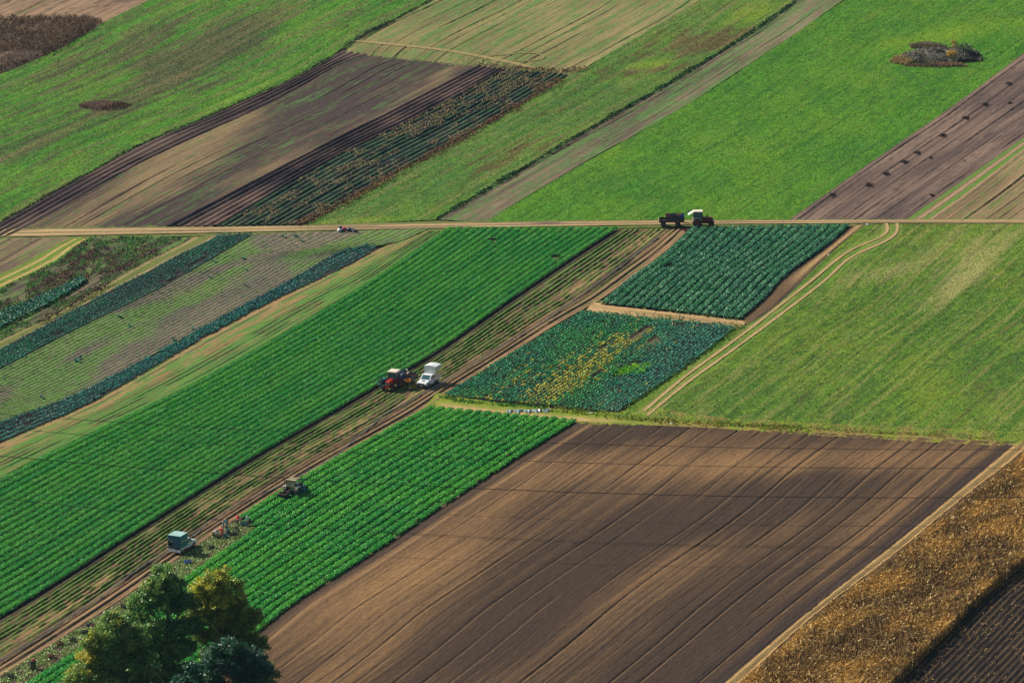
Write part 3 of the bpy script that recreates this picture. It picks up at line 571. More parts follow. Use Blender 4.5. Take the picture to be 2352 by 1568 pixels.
# dry weeds in the dark row crop and along its edge
F4 = Land(E_C3, E_C4); s, t, x, y, px, py = scatter(F4, 9); a, l = s*F4.W, t*F4.len
m = sm(fbm(a/1.6, l/5, 271, 3)+.22*blobs(px, py, [(1060,230,130,26,32,1),(1000,270,100,16,32,.6),(1180,200,60,20,20,.7),(820,380,60,12,20,.7),(900,330,100,20,30,.35)]), .56, .7) > rng.random(len(a))
x, y = x[m], y[m]; n = len(x); tag(leafcloud('dry_weeds', np.c_[x, y, .35+.3*rng.random(n)], .16, mix(A(140,118,92), A(196,168,122), rng.random(n)), M_STRAW, up=.3), 'tan dry weeds dotted over the dark rows left of centre', 'weeds', kind='stuff')
def verge_growth(name, pts, wd, H, dens, c1, c2, label, seed, size=.2, c3=None):
    P, ln = curve(pts, 400); n = int(ln*wd*dens); u = rng.random(n)*399; i = u.astype(int); v = (u-i)[:, None]; i2 = np.minimum(i+1, 399); p = P[i]*(1-v)+P[i2]*v
    dn = N(u/399*ln/5, 0*u, seed); g = rnd((n, 2))*wd/2*(.5+dn)[:, None]; p = p+g; k = rng.random(n) < .35+.9*N(u/399*ln/2.2, 0*u+3, seed)
    p, dn = p[k], dn[k]; n = len(p); cl = mix(c1, c2, np.clip(N(p[:, 0]/1.5, p[:, 1]/3, seed+2)+.3*rnd(n), 0, 1))
    if c3 is not None: cl = mix(cl, c3, (rng.random(n) < .25).astype(float))
    return tag(leafcloud(name, np.c_[p, .05+H*rng.random(n)*(.4+dn)], size, cl*rng.uniform(.75, 1.2, (n, 1)), M_STRAW, up=.2), label, 'weeds', kind='stuff')
verge_growth('dry_weeds', [(685,519),(784,472),(860,430),(934,388),(1020,342),(1101,297),(1200,238),(1290,186)], 1.8, .7, 22, A(122,90,76), A(160,122,86), 'brown weedy verge along the right side of the dark rows', 281)
verge_growth('dry_weeds', [(1094,152),(1167,158),(1230,162),(1304,166),(1345,157)], 4.0, .7, 10, A(120,88,72), A(138,108,78), 'rusty weeds along the far end of the dark rows', 282)
verge_growth('hedge', E_BC[1:]+[(817,93),(900,50)], 1.0, .35, 26, A(62,60,56), A(84,88,58), 'low dark hedge bank between the meadow and the furrows', 283)
verge_growth('hedge', [(817,93),(900,50),(994,0)], 0.7, .3, 26, A(60,70,48), A(70,100,44), 'thin dark green bank at the top edge beside the fallow field', 284)
verge_growth('hedge', E_EF[:6], 0.8, .55, 40, A(34,76,48), A(50,92,50), 'dark green ditch-side growth between the green strip and the fallow strip', 285)
verge_growth('dry_weeds', [(-10,168),(130,116),(215,64)], 1.4, 1.2, 18, A(86,68,60), A(96,80,64), 'dark weed edge between the maize and the meadow', 286)
verge_growth('dry_weeds', [(90,745),(150,712),(200,682),(260,652)], .9, .9, 22, A(92,72,66), A(110,88,72), 'dark brown weeds beside the worn track near the kale', 287)
verge_growth('grass_tufts', [(1010,912),(1060,922),(1150,930),(1250,938)], 1.6, .3, 20, A(64,142,44), A(120,160,50), 'lush grass edge below the yellowing cabbages', 288)
verge_growth('grass_tufts', [(1260,940),(1340,948),(1430,960),(1560,970),(1700,978),(1868,990)], 2.4, .3, 14, A(112,152,44), A(150,160,48), 'yellow-green grass edge above the ploughed field', 289)
verge_growth('dry_weeds', [(1480,965),(1600,972),(1760,978),(1900,990),(2100,998),(2260,1008)], 1.8, .3, 8, A(150,120,76), A(170,150,70), 'dry brown grass along the top of the ploughed field', 290)
verge_growth('grass_tufts', [(1416,852),(1440,858),(1470,845),(1500,835)], 3.2, .35, 40, A(110,200,44), A(160,214,54), 'bright yellow-green grass patch inside the cabbage plot', 291, .26)
verge_growth('grass_tufts', [(1345,718),(1440,726),(1560,738),(1690,752)], 3.0, .3, 8, A(70,120,56), A(104,140,60), 'green weeds creeping onto the bare strip from the yellowing cabbages', 292)
verge_growth('grass_tufts', [(1372,694),(1470,705),(1600,722),(1700,736)], 1.6, .3, 10, A(60,110,60), A(90,130,60), 'green weeds along the bottom ends of the upper cabbage rows', 293)
verge_growth('grass_tufts', [(1424,940),(1500,892),(1568,846),(1640,796),(1700,750)], 1.6, .3, 14, A(84,136,50), A(118,156,52), 'rough grass along the right side of the yellowing cabbages', 294)
# trimmings left on the harvested beds
HB = Land([(-40,1560+15),(200,1432),(300,1367),(433,1270),(500,1222),(545,1198)], [(-40,1632),(213,1475),(310,1412),(445,1310),(520,1262),(590,1215)])
s, t, x, y, px, py = scatter(HB, 60); n = len(s); k = N(x/.7, y/1.4, 301)+.3*rnd(n) > .36; x, y = x[k], y[k]; n = len(x)
tag(leafcloud('celery_trimmings', np.c_[x, y, .06+.14*rng.random(n)], .13, mix(A(110,160,78), A(200,216,130), rng.random(n)), M_LEAF, up=.8), 'pale cut celery leaves strewn over the harvested beds', 'trimmings', kind='stuff')
# first bed is lighter
# reed island
def island(name, cx, cy, rx, ry, dens, H, c1, c2, tipc, label, seed, wd=.14):
    n = int(dens*3.1416*rx*ry); r = np.sqrt(rng.random(n)); th = rng.uniform(0, 6.283, n); x0, y0 = gp(cx, cy); x = x0+rx*r*np.cos(th); y = y0+ry*r*np.sin(th)
    e = N(np.cos(th)*2+5, np.sin(th)*2+5, seed); ok = r < .7+.4*e; x, y, r = x[ok], y[ok], r[ok]; n = len(x)
    g = N(x/2.2, y/4, seed+1); c = mix(c1, c2, sm(g+.3*rnd(n)*.5, .35, .65))
    hh = H*(1-.55*r**2)*(.6+.6*g); ti = mix(c, tipc, (rng.random(n) < .35).astype(float)*sm(g, .2, .6))
    return tag(blades(name, np.c_[x, y, np.full(n, .05)], hh, wd, c*rng.uniform(.7, 1.2, (n, 1)), M_STRAW, .22, tip=ti), label, 'reeds', kind='stuff')
island('reeds', 2166, 133, 8.2, 7.5, 34, 1.45, A(70,70,70), A(124,120,98), A(224,214,204), 'dark reed bed with pale seed heads standing in the bright green field', 311)
island('dry_grass', 2072, 142, 2.6, 4.2, 30, .9, A(176,150,104), A(190,164,112), A(210,186,140), 'bleached grass rim at the left end of the reed bed', 312)
island('dry_grass', 2150, 152, 7.4, 1.8, 34, .7, A(140,118,98), A(170,140,110), A(190,160,130), 'brown dry grass rim in front of the reed bed', 313)
island('dry_grass', 2130, 110, 4.2, 2.6, 30, 1.1, A(130,118,100), A(150,134,110), A(176,160,136), 'tall bleached grass at the back of the reed bed', 314)
island('dry_scrub', 243, 244, 5.6, 4.5, 16, .5, A(112,88,72), A(150,122,106), A(176,150,136), 'low brown scrub patch in the upper left meadow', 315, .25)

# ------------------------------------------------------------------ mesh builder for made things
class MB:
    def __init__(s): s.v = []; s.f = []
    def add(s, vs, fs, M=None):
        b = len(s.v); s.v += [tuple(M @ Vector(p)) if M else tuple(p) for p in vs]; s.f += [tuple(b+i for i in f) for f in fs]; return s
    def box(s, x0, x1, y0, y1, z0, z1, M=None, tx=1., ty=1.):
        cx, cy = (x0+x1)/2, (y0+y1)/2; X0, X1 = cx+(x0-cx)*tx, cx+(x1-cx)*tx; Y0, Y1 = cy+(y0-cy)*ty, cy+(y1-cy)*ty
        return s.add([(x0,y0,z0),(x1,y0,z0),(x1,y1,z0),(x0,y1,z0),(X0,Y0,z1),(X1,Y0,z1),(X1,Y1,z1),(X0,Y1,z1)],
                     [(0,3,2,1),(4,5,6,7),(0,1,5,4),(1,2,6,5),(2,3,7,6),(3,0,4,7)], M)
    def prism(s, prof, y0, y1, M=None, ins=0.0):
        n = len(prof); vs = [(x, y0, z) for x, z in prof]+[(x, y1, z) for x, z in prof]
        fs = [tuple(range(n))[::-1], tuple(range(n, 2*n))]+[(i, (i+1) % n, (i+1) % n+n, i+n) for i in range(n)]
        return s.add(vs, fs, M)
    def cyl(s, p0, p1, r0, r1=None, n=14, cap=True):
        r1 = r0 if r1 is None else r1; p0, p1 = Vector(p0), Vector(p1); d = (p1-p0).normalized(); a = d.orthogonal().normalized(); b = d.cross(a)
        vs = [tuple(p0+(a*math.cos(t)+b*math.sin(t))*r0) for t in [i*6.28319/n for i in range(n)]]+[tuple(p1+(a*math.cos(t)+b*math.sin(t))*r1) for t in [i*6.28319/n for i in range(n)]]
        fs = [(i, (i+1) % n, (i+1) % n+n, i+n) for i in range(n)]
        if cap: fs += [tuple(range(n))[::-1], tuple(range(n, 2*n))]
        return s.add(vs, fs)
    def tube(s, pts, r, n=6):
        for i in range(len(pts)-1):
            ra = r[i] if isinstance(r, (list, tuple)) else r; rb = r[i+1] if isinstance(r, (list, tuple)) else r
            s.cyl(pts[i], pts[i+1], ra, rb, n)
        return s
    def ball(s, c, rx, ry, rz, n=10, m=7):
        vs = [(c[0]+rx*math.sin(math.pi*j/m)*math.cos(6.28319*i/n), c[1]+ry*math.sin(math.pi*j/m)*math.sin(6.28319*i/n), c[2]+rz*math.cos(math.pi*j/m)) for j in range(m+1) for i in range(n)]
        fs = [(j*n+i, (j+1)*n+i, (j+1)*n+(i+1) % n, j*n+(i+1) % n) for j in range(m) for i in range(n)]
        return s.add(vs, fs)
    def build(s, name, mat, parent=None, bevel=0, loc=None, smooth=False):
        me = bpy.data.meshes.new(name); me.from_pydata(s.v, [], s.f)
        bm = bmesh.new(); bm.from_mesh(me); bmesh.ops.remove_doubles(bm, verts=bm.verts, dist=1e-5)
        bmesh.ops.dissolve_degenerate(bm, edges=bm.edges, dist=1e-5); bmesh.ops.recalc_face_normals(bm, faces=bm.faces)
        if bevel: bmesh.ops.bevel(bm, geom=[e for e in bm.edges if len(e.link_faces) == 2 and e.calc_face_angle(0) > .5], offset=bevel, segments=2, affect='EDGES', clamp_overlap=True)
        if smooth:
            for f in bm.faces: f.smooth = True
        bm.to_mesh(me); bm.free(); me.materials.append(mat)
        o = bpy.data.objects.new(name, me); C.objects.link(o)
        if parent: o.parent = parent
        if loc: o.location = loc
        return o
def root(name, px, py, heading, label, cat, group=None, z=0.06):
    o = bpy.data.objects.new(name, None); C.objects.link(o); x, y = gp(px, py); o.location = (x, y, z); o.rotation_euler = (0, 0, R(heading)); o.empty_display_size = .5
    return tag(o, label, cat, group)
def copy_tree(o, parent=None):
    c = o.copy(); C.objects.link(c); c.parent = parent
    for ch in list(o.children): copy_tree(ch, c)
    return c
P_RED = paint('tractor_red', (178,44,32), .45); P_DRED = paint('dark_red', (120,34,34), .5); P_CREAM = paint('cream_paint', (232,220,196), .5, dirt=.15)
P_BLACK = paint('black_rubber', (34,34,36), .8, dirt=.4); P_DARK = paint('dark_metal', (44,48,54), .6); P_GLASS = paint('cab_glass', (60,96,104), .08, spec=.8, dirt=.1)
P_WHITE = paint('white_paint', (232,234,234), .35, dirt=.12); P_GREY = paint('grey_metal', (150,152,150), .5); P_STEEL = paint('galvanised', (176,182,184), .35, .6)
P_TEAL = paint('teal_tarp', (58,118,132), .7, dirt=.25, scale=1.5); P_TEALR = paint('pale_tarp', (160,196,190), .6, dirt=.2, scale=1.2); P_CANVAS = paint('white_canvas', (214,222,218), .65, dirt=.12)
P_NAVY = paint('navy_plastic', (22,38,66), .5); P_BLUE = paint('blue_plastic', (30,74,160), .45); P_YEL = paint('orange_plastic', (232,150,30), .5); P_MAR = paint('maroon_plastic', (110,34,50), .55)
P_TAN = paint('tan_panel', (168,156,126), .7); P_RUST = paint('rusty_frame', (150,96,100), .8); P_BLUEM = paint('blue_machine', (28,92,124), .5); P_PINK = paint('pink_cloth', (228,90,96), .8)
P_SKIN = paint('skin', (196,140,110), .6, dirt=.1); P_HAIR = paint('dark_hair', (36,28,24), .8); P_ORL = paint('lamp_lens', (236,232,214), .2); P_REDL = paint('red_lens', (170,20,20), .3)
P_BED = paint('sandy_sheet', (190,160,116), .8); P_BROWN = paint('brown_wood', (96,66,48), .8); P_GREEN = paint('green_plastic', (40,120,84), .5)

def wheel(par, x, y, r, wd, rim, front=False):
    side = 1 if y > 0 else -1; m = MB(); n = 26; prof = [(-.5, .62), (-.5, .93), (-.36, 1.0), (.36, 1.0), (.5, .93), (.5, .62)]; vs = []
    for i in range(n):
        t = i*6.28319/n
        for (u, q) in prof: vs.append((q*r*math.cos(t), u*wd, q*r*math.sin(t)))
    k = len(prof); fs = [(i*k+j, ((i+1) % n)*k+j, ((i+1) % n)*k+(j+1) % k, i*k+(j+1) % k) for i in range(n) for j in range(k)]
    m.add(vs, fs)
    if r > .4:                                  # tread lugs
        for i in range(n//2):
            for sg in (-1, 1):
                t = (i+.25*(sg+1))*6.28319/(n//2); M = Matrix.Rotation(-t, 4, 'Y')
                m.box(r*.97, r*1.035, sg*wd*.03, sg*wd*.47, -.035, .035, M @ Matrix.Translation((0, 0, 0)))
    w_ = m.build('wheel', P_BLACK, par, loc=(x, y, r))
    h = MB(); h.cyl((0, -wd*.42, 0), (0, wd*.30*1, 0), r*.64, r*.64, 20) if side < 0 else h.cyl((0, -wd*.30, 0), (0, wd*.42, 0), r*.64, r*.64, 20)
    h.cyl((0, side*wd*.42, 0), (0, side*wd*.52, 0), r*.22, r*.18, 10)
    h.build('rim', rim, w_); return w_
def tractor(px, py, head, label, red, roof, hatch=False, fender=None, rim=None):
    t = root('tractor', px, py, head, label, 'tractor')
    MB().prism([(2.72,.85),(2.72,1.42),(2.6,1.56),(1.0,1.66),(1.0,.85)], -.33, .33).build('hood', red, t, .03)
    MB().box(-.55,2.6,-.24,.24,.52,.95).box(2.0,2.3,-.72,.72,.46,.58).box(-.25,.25,-.8,.8,.66,.86).build('chassis', P_DARK, t)
    MB().box(2.72,2.76,-.26,.26,.92,1.4).build('grille', P_DARK, t)
    MB().box(2.62,2.95,-.34,.34,.55,.84).build('front_weight', P_DRED if red is not P_RED else red, t, .02)
    for s in (-1, 1): MB().cyl((2.76, s*.2, 1.12), (2.82, s*.2, 1.12), .085, .075, 12).build('headlight', P_ORL, t)
    MB().cyl((1.75,-.18,1.6),(1.75,-.18,2.35),.05,.045,10).cyl((1.75,-.18,1.75),(1.75,-.18,2.15),.085,.085,10).build('exhaust', P_DARK, t)
    cab = MB(); z0, z1 = 1.02, 2.56
    for x, xt in ((.98,.86),(.12,.12),(-.62,-.58)):
        for s in (-1, 1): cab.tube([(x, s*.72, z0), (xt, s*.68, z1)], .045, 6)
    for s in (-1, 1): cab.box(-.62,.98,s*.72-.03,s*.72+.03,z0-.12,z0+.42); cab.tube([(-.6,s*.68,z1),(.88,s*.68,z1)], .05, 6)
    cab.box(.94,1.0,-.7,.7,z0-.1,z0+.38).box(-.65,-.6,-.7,.7,z0-.1,z0+.2).tube([(.86,-.68,z1),(.86,.68,z1)], .05, 6).tube([(-.58,-.68,z1),(-.58,.68,z1)], .05, 6)
    cab.build('cab', P_DRED if red is P_RED else red, t)
    for (xa, xb, s) in ((-.58,.1,1),(.16,.86,1),(-.58,.1,-1),(.16,.86,-1)): MB().box(xa, xb, s*.70-.01, s*.70+.01, 1.46, 2.5).build('side_window', P_GLASS, t)
    MB().add([(.95,-.66,1.42),(.95,.66,1.42),(.87,.64,2.5),(.87,-.64,2.5),(.93,-.66,1.42),(.93,.66,1.42),(.85,.64,2.5),(.85,-.64,2.5)], [(0,1,2,3),(7,6,5,4),(0,4,5,1),(1,5,6,2),(2,6,7,3),(3,7,4,0)]).build('windshield', P_GLASS, t)
    MB().box(-.74,1.02,-.8,.8,2.58,2.74,None,.93,.93).build('roof', roof, t, .03)
    MB().box(-.35,.1,-.25,.25,.98,1.12).box(-.4,-.3,-.25,.25,1.1,1.6).build('seat', P_DARK, t, .02)
    if hatch:
        MB().box(-1.05,0,-.66,.66,-.02,.02, Matrix.Translation((-.68,0,2.62)) @ Matrix.Rotation(R(-32), 4, 'Y')).build('rear_window_flap', P_WHITE, t)
    fm = fender or red
    for s in (-1, 1):
        prof = [(.82*math.cos(a_), .8+.86*math.sin(a_)) for a_ in [R(q) for q in range(20, 171, 15)]]+[(.76*math.cos(a_), .8+.80*math.sin(a_)) for a_ in [R(q) for q in range(170, 19, -15)]]
        MB().prism(prof, s*.74, s*1.08).build('fender', fm, t)
        wheel(t, 0, s*.92, .78, .40, rim or P_DRED); wheel(t, 2.42, s*.72, .5, .26, rim or P_GREY)
        MB().box(.98,1.02,s*.98-.09,s*.98+.09,1.95,2.25).tube([(.9,s*.7,2.3),(1.0,s*.98,2.2)], .015, 5).build('mirror', P_DARK, t)
    MB().box(-.95,-.55,-.05,.05,.5,.58).box(-1.0,-.9,-.3,.3,.48,.56).build('hitch', P_DARK, t)
    return t
# --- tractor on the road, with its trailer of crates
tr2 = tractor(1601, 520, 0, 'dark red tractor with a white roof and raised rear flap, standing on the dirt road', P_DRED, P_CREAM, True, P_CREAM, P_DRED)
tl = root('farm_trailer', 1541, 520.5, 0, 'dark flatbed farm trailer hitched behind the tractor on the dirt road', 'trailer')
MB().box(-2.1,2.2,-1.0,1.0,.92,1.02).build('deck', P_BROWN, tl); MB().box(-2.1,2.2,-1.02,-.98,1.02,1.38).box(-2.1,2.2,.98,1.02,1.02,1.38).box(2.18,2.22,-1.0,1.0,1.02,1.38).build('side_board', P_DARK, tl)
MB().box(-2.13,-2.07,-1.03,1.03,.98,1.42).build('tailgate', P_TAN, tl)
MB().box(-1.9,2.0,-.4,-.3,.78,.92).box(-1.9,2.0,.3,.4,.78,.92).box(-1.45,-1.15,-.85,.85,.42,.56).box(1.05,1.35,-.85,.85,.42,.56).box(-1.5,-1.1,-.5,.5,.5,.8).box(1.0,1.4,-.5,.5,.5,.8).build('chassis', P_DARK, tl)
MB().tube([(2.1,-.3,.66),(3.3,0,.56)], .04).tube([(2.1,.3,.66),(3.3,0,.56)], .04).tube([(2.2,.1,.6),(2.6,.15,.3),(3.0,.1,.32),(3.3,.05,.5)], .02).build('drawbar', P_DARK, tl)
for x in (-1.3, 1.2):
    for s in (-1, 1): wheel(tl, x, s*.88, .45, .24, P_DARK)
def crate(mat, L_=.6, W_=.4, H_=.34):
    m = MB(); m.box(-L_/2,L_/2,-W_/2,W_/2,0,.03)
    for s in (-1, 1):
        for (a_, b_) in ((.0,.1),(.14,.22),(.26,H_)): m.box(-L_/2,L_/2,s*W_/2-.012,s*W_/2+.012,a_+.03 if a_ == 0 else a_,b_); m.box(s*L_/2-.012,s*L_/2+.012,-W_/2+.014,W_/2-.014,a_+.03 if a_ == 0 else a_,b_)
        for q in (-1, 1): m.box(s*L_/2-.03,s*L_/2+.016,q*W_/2-.03,q*W_/2+.016,0,H_+.004)
    return m
crate_proto = {}
def put_crate(mat, x, y, z, rz, label, group, fill=None, s=1.0):
    k = mat.name
    if k not in crate_proto:
        o = crate(mat).build('crate', mat); crate_proto[k] = o
    else: o = crate_proto[k].copy(); C.objects.link(o)
    o.location = (x, y, z); o.rotation_euler = (0, 0, rz); o.scale = (s, s, s); tag(o, label, 'crate', group); return o
X, Y = tl.location.x, tl.location.y
rows_ = ['rearmost', 'second', 'middle', 'fourth', 'foremost']; lev = ['bottom', 'middle', 'top']
for i in range(5):
    for j in range(3):
        for k in range(3):
            if j > 0 and k < 2: continue
            mt = P_NAVY
            if i == 4 and j == 0 and k == 2: mt = P_BLUE
            if i == 0 and k == 2: mt = P_MAR
            if i == 3 and k == 2 and j == 1: mt = P_YEL
            if i == 4 and k == 2 and j == 2: mt = P_GREEN
            cn = {P_NAVY: 'navy', P_BLUE: 'bright blue', P_MAR: 'maroon', P_YEL: 'orange', P_GREEN: 'green'}[mt]
            put_crate(mt, X-.55+i*.62, Y-.72+j*.58, 1.09+k*.35*1.12, 0, f'{cn} crate in the trailer load, {lev[k]} layer, {rows_[i]} stack, {["near", "central", "far"][j]} row', 'crates stacked on the road trailer', s=1.12)
            if mt is P_YEL: C.objects[-1].location.z += .0
put_crate(P_MAR, *gp(1574, 531.5), .07, .4, 'small dark red crate lying on the ground in front of the road tractor', None)

# --- red tractor with the harvesting platform
H1 = 248
tr1 = tractor(906, 890, H1, 'red tractor with a cream roof pulling a harvesting platform at the edge of the celery', P_RED, P_CREAM, False, P_DRED, P_DRED)
MB().box(.2,1.9,-1.35,-1.25,.4,.5).box(.2,.3,-1.35,-1.25,.4,2.0).box(1.8,1.9,-1.4,-1.3,.3,2.0).tube([(.2,-1.3,2.0),(1.9,-1.35,1.9)], .05).tube([(.3,-1.3,.5),(1.85,-1.35,1.9)], .06).box(.5,1.7,-1.5,-1.1,1.1,1.5).tube([(1.8,-1.35,1.9),(2.3,-1.2,.3)], .05).build('side_lifter', P_BLUEM, tr1)
hv = root('harvest_platform', 931, 881, H1, 'dark blue harvesting platform trailer behind the red tractor', 'trailer')
cx_, cy_ = math.cos(R(H1)), math.sin(R(H1))
MB().box(-1.9,1.7,-1.1,1.3,.78,.88).build('deck', P_DARK, hv); MB().box(-1.9,1.7,1.26,1.32,.5,1.25).box(-1.95,-1.88,-1.1,1.3,.5,1.25).build('side_board', P_NAVY, hv)
MB().tube([(1.7,-.4,.7),(2.9,0,.56)], .05).tube([(1.7,.4,.7),(2.9,0,.56)], .05).build('drawbar', P_DARK, hv)
MB().tube([(-1.8,-1,.9),(-1.8,-1,1.9),(1.5,-1,2.1),(1.5,-1,.9)], .035).tube([(0,-1,.9),(0,-1,2.0)], .03).build('rail', P_BLUEM, hv)
MB().box(-.9,1.2,-.9,-.2,.9,1.5,None,.8,.7).box(-1.7,1.5,-1.5,-1.1,.35,.55).build('conveyor', P_BLUEM, hv)
for s in (-1, 1): wheel(hv, -.3, s*1.0+.1, .42, .24, P_DARK)

# --- pickups
def pickup(px, py, head, label, kind):
    t = root('pickup_truck', px, py, head, label, 'pickup truck')
    low = [(2.35,.42),(2.42,.62),(2.38,.86),(2.2,.98),(1.22,1.12),(.55,1.72),(.38,1.78),(-.35,1.78),(-.45,1.70),(-.45,.42)]
    MB().prism(low, -.84, .84).build('body', P_WHITE, t, .06)
    MB().add([(1.2,-.70,1.155),(1.2,.70,1.155),(.56,.64,1.745),(.56,-.64,1.745),(1.1,-.7,1.1),(1.1,.7,1.1),(.46,.64,1.7),(.46,-.64,1.7)], [(0,1,2,3),(7,6,5,4),(0,4,5,1),(1,5,6,2),(2,6,7,3),(3,7,4,0)]).build('windshield', P_GLASS, t)
    for s in (-1, 1):
        MB().prism([(.98,1.14),(.46,1.66),(-.30,1.68),(-.30,1.14)], s*.835, s*.855).build('side_window', P_GLASS, t)
        MB().box(.95,1.1,s*.86,s*1.06,1.12,1.3).build('mirror', P_WHITE, t, .02)
        MB().box(2.30,2.44,s*.78-.16,s*.78+.08,.72,.9).build('headlight', P_ORL, t, .02)
        wheel(t, 1.55, s*.76, .36, .24, P_GREY); wheel(t, -1.55, s*.76, .36, .24, P_GREY)
        MB().cyl((1.55, s*.80, .36), (1.55, s*.85, .36), .44, .44, 20).build('wheel_arch', P_DARK, t)
    MB().box(2.34,2.5,-.86,.86,.36,.62).build('bumper', P_DARK if kind == 'box' else P_GREY, t, .03)
    MB().box(2.41,2.45,-.5,.5,.66,.84).build('grille', P_DARK, t); MB().box(2.5,2.515,-.26,.26,.44,.56).build('number_plate', P_WHITE, t)
    MB().box(-2.4,-.4,-.7,.7,.4,.62).build('chassis', P_DARK, t)
    if kind == 'box':
        MB().box(1.55,1.85,-.22,.22,1.08,1.13).build('hood_scoop', P_DARK, t, .01)
        MB().box(-2.55,-.5,-.92,.92,.66,.74).build('deck', P_DARK, t)
        MB().box(-2.55,-.5,-.95,-.91,.7,1.12).box(-2.55,-.5,.91,.95,.7,1.12).box(-2.58,-2.54,-.93,.93,.7,1.12).build('side_board', P_WHITE, t)
        c = MB(); c.box(-.56,-.52,-.92,.92,1.12,2.86).add([(-2.5,-.94,2.86),(-.5,-.94,2.86),(-.5,.94,2.86),(-2.5,.94,2.86),(-2.5,0,3.0),(-.5,0,3.0)], [(0,1,5,4),(4,5,2,3),(0,4,3),(1,2,5),(0,3,2,1)]); c.box(-2.5,-.5,-.95,-.93,2.45,2.86).box(-2.5,-.5,.93,.95,2.3,2.86).box(-2.52,-2.5,-.93,.93,2.3,2.86)
        c.build('canvas', P_CANVAS, t)
        f = MB(); [f.tube([(x, s*.92, 1.12), (x, s*.92, 2.8)], .03) for x in (-2.5,-1.5) for s in (-1, 1)]; [f.tube([(-2.5, s*.93, z), (-.5, s*.93, z)], .02) for z in (1.7,2.2) for s in (-1, 1)]; f.build('frame', P_STEEL, t)
        MB().box(-2.3,-.7,-.8,.8,.76,1.05).build('load', P_BROWN, t)
    else:
        MB().box(-2.6,-.5,-.98,.98,.66,.76).build('deck', P_BED, t)
        MB().box(-2.6,-.5,-1.0,-.96,.76,1.0).box(-2.6,-.5,.96,1.0,.76,1.0).build('side_board', P_WHITE, t)
        g = MB(); [g.box(-2.66,-2.6,y0_,y0_+.62,.42,.80) for y0_ in (-.97,-.32,.33)]; g.build('tailgate', P_WHITE, t, .01)
        MB().box(-2.6,-.5,-1.0,1.0,2.68,2.76).build('tarp_roof', P_TEALR, t, .02)
        MB().box(-2.58,-.5,-.99,-.96,1.0,2.68).box(-2.58,-.5,.96,.99,1.0,2.68).box(-.55,-.5,-.95,.95,1.0,2.68).build('tarp_side', P_TEAL, t)
        MB().add([(-2.62,1.0,2.68),(-2.62,-1.0,2.68),(-2.62,-1.0,1.0),(-2.62,-.2,1.05),(-2.62,.35,1.6),(-2.62,.95,1.95),(-2.59,1.0,2.68),(-2.59,-1.0,2.68),(-2.59,-1.0,1.0),(-2.59,-.2,1.05),(-2.59,.35,1.6),(-2.59,.95,1.95)], [(0,1,2,3,4,5),(11,10,9,8,7,6),(0,6,7,1),(1,7,8,2),(2,8,9,3),(3,9,10,4),(4,10,11,5),(5,11,6,0)]).build('rear_flap', P_BLUEM, t)
        MB().box(-2.5,-.52,-1.01,-.992,1.75,2.0).build('stripe', P_TAN, t); MB().add([(-2.63,.9,2.35),(-2.63,.2,1.85),(-2.63,.45,1.75),(-2.64,.9,2.2)], [(0,1,2,3)]).build('torn_edge', P_TAN, t)
        f = MB(); [f.tube([(-2.58, s*.97, .8), (-2.58, s*.97, 2.7)], .035) for s in (-1, 1)]; f.tube([(-2.6,-.97,1.15),(-2.6,.97,1.15)], .02).build('frame', P_STEEL, t)
        MB().box(-2.5,-1.9,.0,.8,.77,.9).build('load', P_BED, t, .03)
    return t
pickup(984, 885, 244, 'white pickup with a white canvas box, parked behind the harvesting platform', 'box')
pickup(421, 1263, 66, 'pickup seen from behind with a dark teal tarpaulin box and white tailgate', 'tarp')

# --- old open tractor in the lower celery
t3 = root('tractor', 672, 1141, 65, 'old open grey tractor with a tan roof and a rear bin, lower celery field', 'tractor')
MB().prism([(2.7,.85),(2.7,1.4),(2.55,1.5),(.9,1.6),(.9,.85)], -.33, .33).build('hood', P_DARK, t3, .03); MB().box(-.55,2.6,-.24,.24,.52,.95).box(2.0,2.3,-.8,.8,.46,.58).box(-.25,.25,-.8,.8,.66,.86).build('chassis', P_DARK, t3)
m = MB(); [m.tube([(x, s*.75, .95), (x*.95, s*.72, 2.5)], .045) for x in (.85,-.55) for s in (-1, 1)]; m.tube([(-.55,-.72,2.45),(-.55,.72,2.45)], .05).tube([(.82,-.72,2.45),(.82,.72,2.45)], .05).tube([(.82,-.72,2.45),(-.55,-.72,2.45)], .05).tube([(.82,.72,2.45),(-.55,.72,2.45)], .05).tube([(-.6,.95,.9),(-.6,.95,2.45),(-.6,.7,2.45)], .04).tube([(1.0,-.9,.9),(.98,-.9,2.75)], .05).build('roll_frame', P_DARK, t3)
MB().box(-.6,.9,-.78,.78,2.50,2.58).build('roof', P_TAN, t3, .02); MB().add([(-.66,-.62,1.62),(-.66,.62,1.62),(-.56,.62,2.38),(-.56,-.62,2.38),(-.62,-.62,1.62),(-.62,.62,1.62),(-.52,.62,2.38),(-.52,-.62,2.38)], [(0,1,2,3),(7,6,5,4),(0,4,5,1),(1,5,6,2),(2,6,7,3),(3,7,4,0)]).build('rear_panel', P_TAN, t3)
for s in (-1, 1):
    MB().box(-.7,.3,s*.93-.24,s*.93+.24,1.56,1.62).box(-.74,-.7,s*.93-.24,s*.93+.24,1.2,1.6).build('fender', P_CREAM, t3, .01); MB().box(-.78,-.74,s*.88-.12,s*.88+.12,1.48,1.6).build('tail_light', P_REDL, t3)
    wheel(t3, 0, s*.93, .78, .42, P_DARK); wheel(t3, 2.4, s*.85, .55, .28, P_BLUEM)
MB().tube([(.4,-1.0,.7),(1.4,-1.1,1.4),(1.6,-1.1,.5)], .06).box(1.0,1.5,-1.25,-1.0,.5,1.5).build('side_lifter', P_BLUEM, t3)
b = MB(); x0_, x1_ = -2.35, -1.2
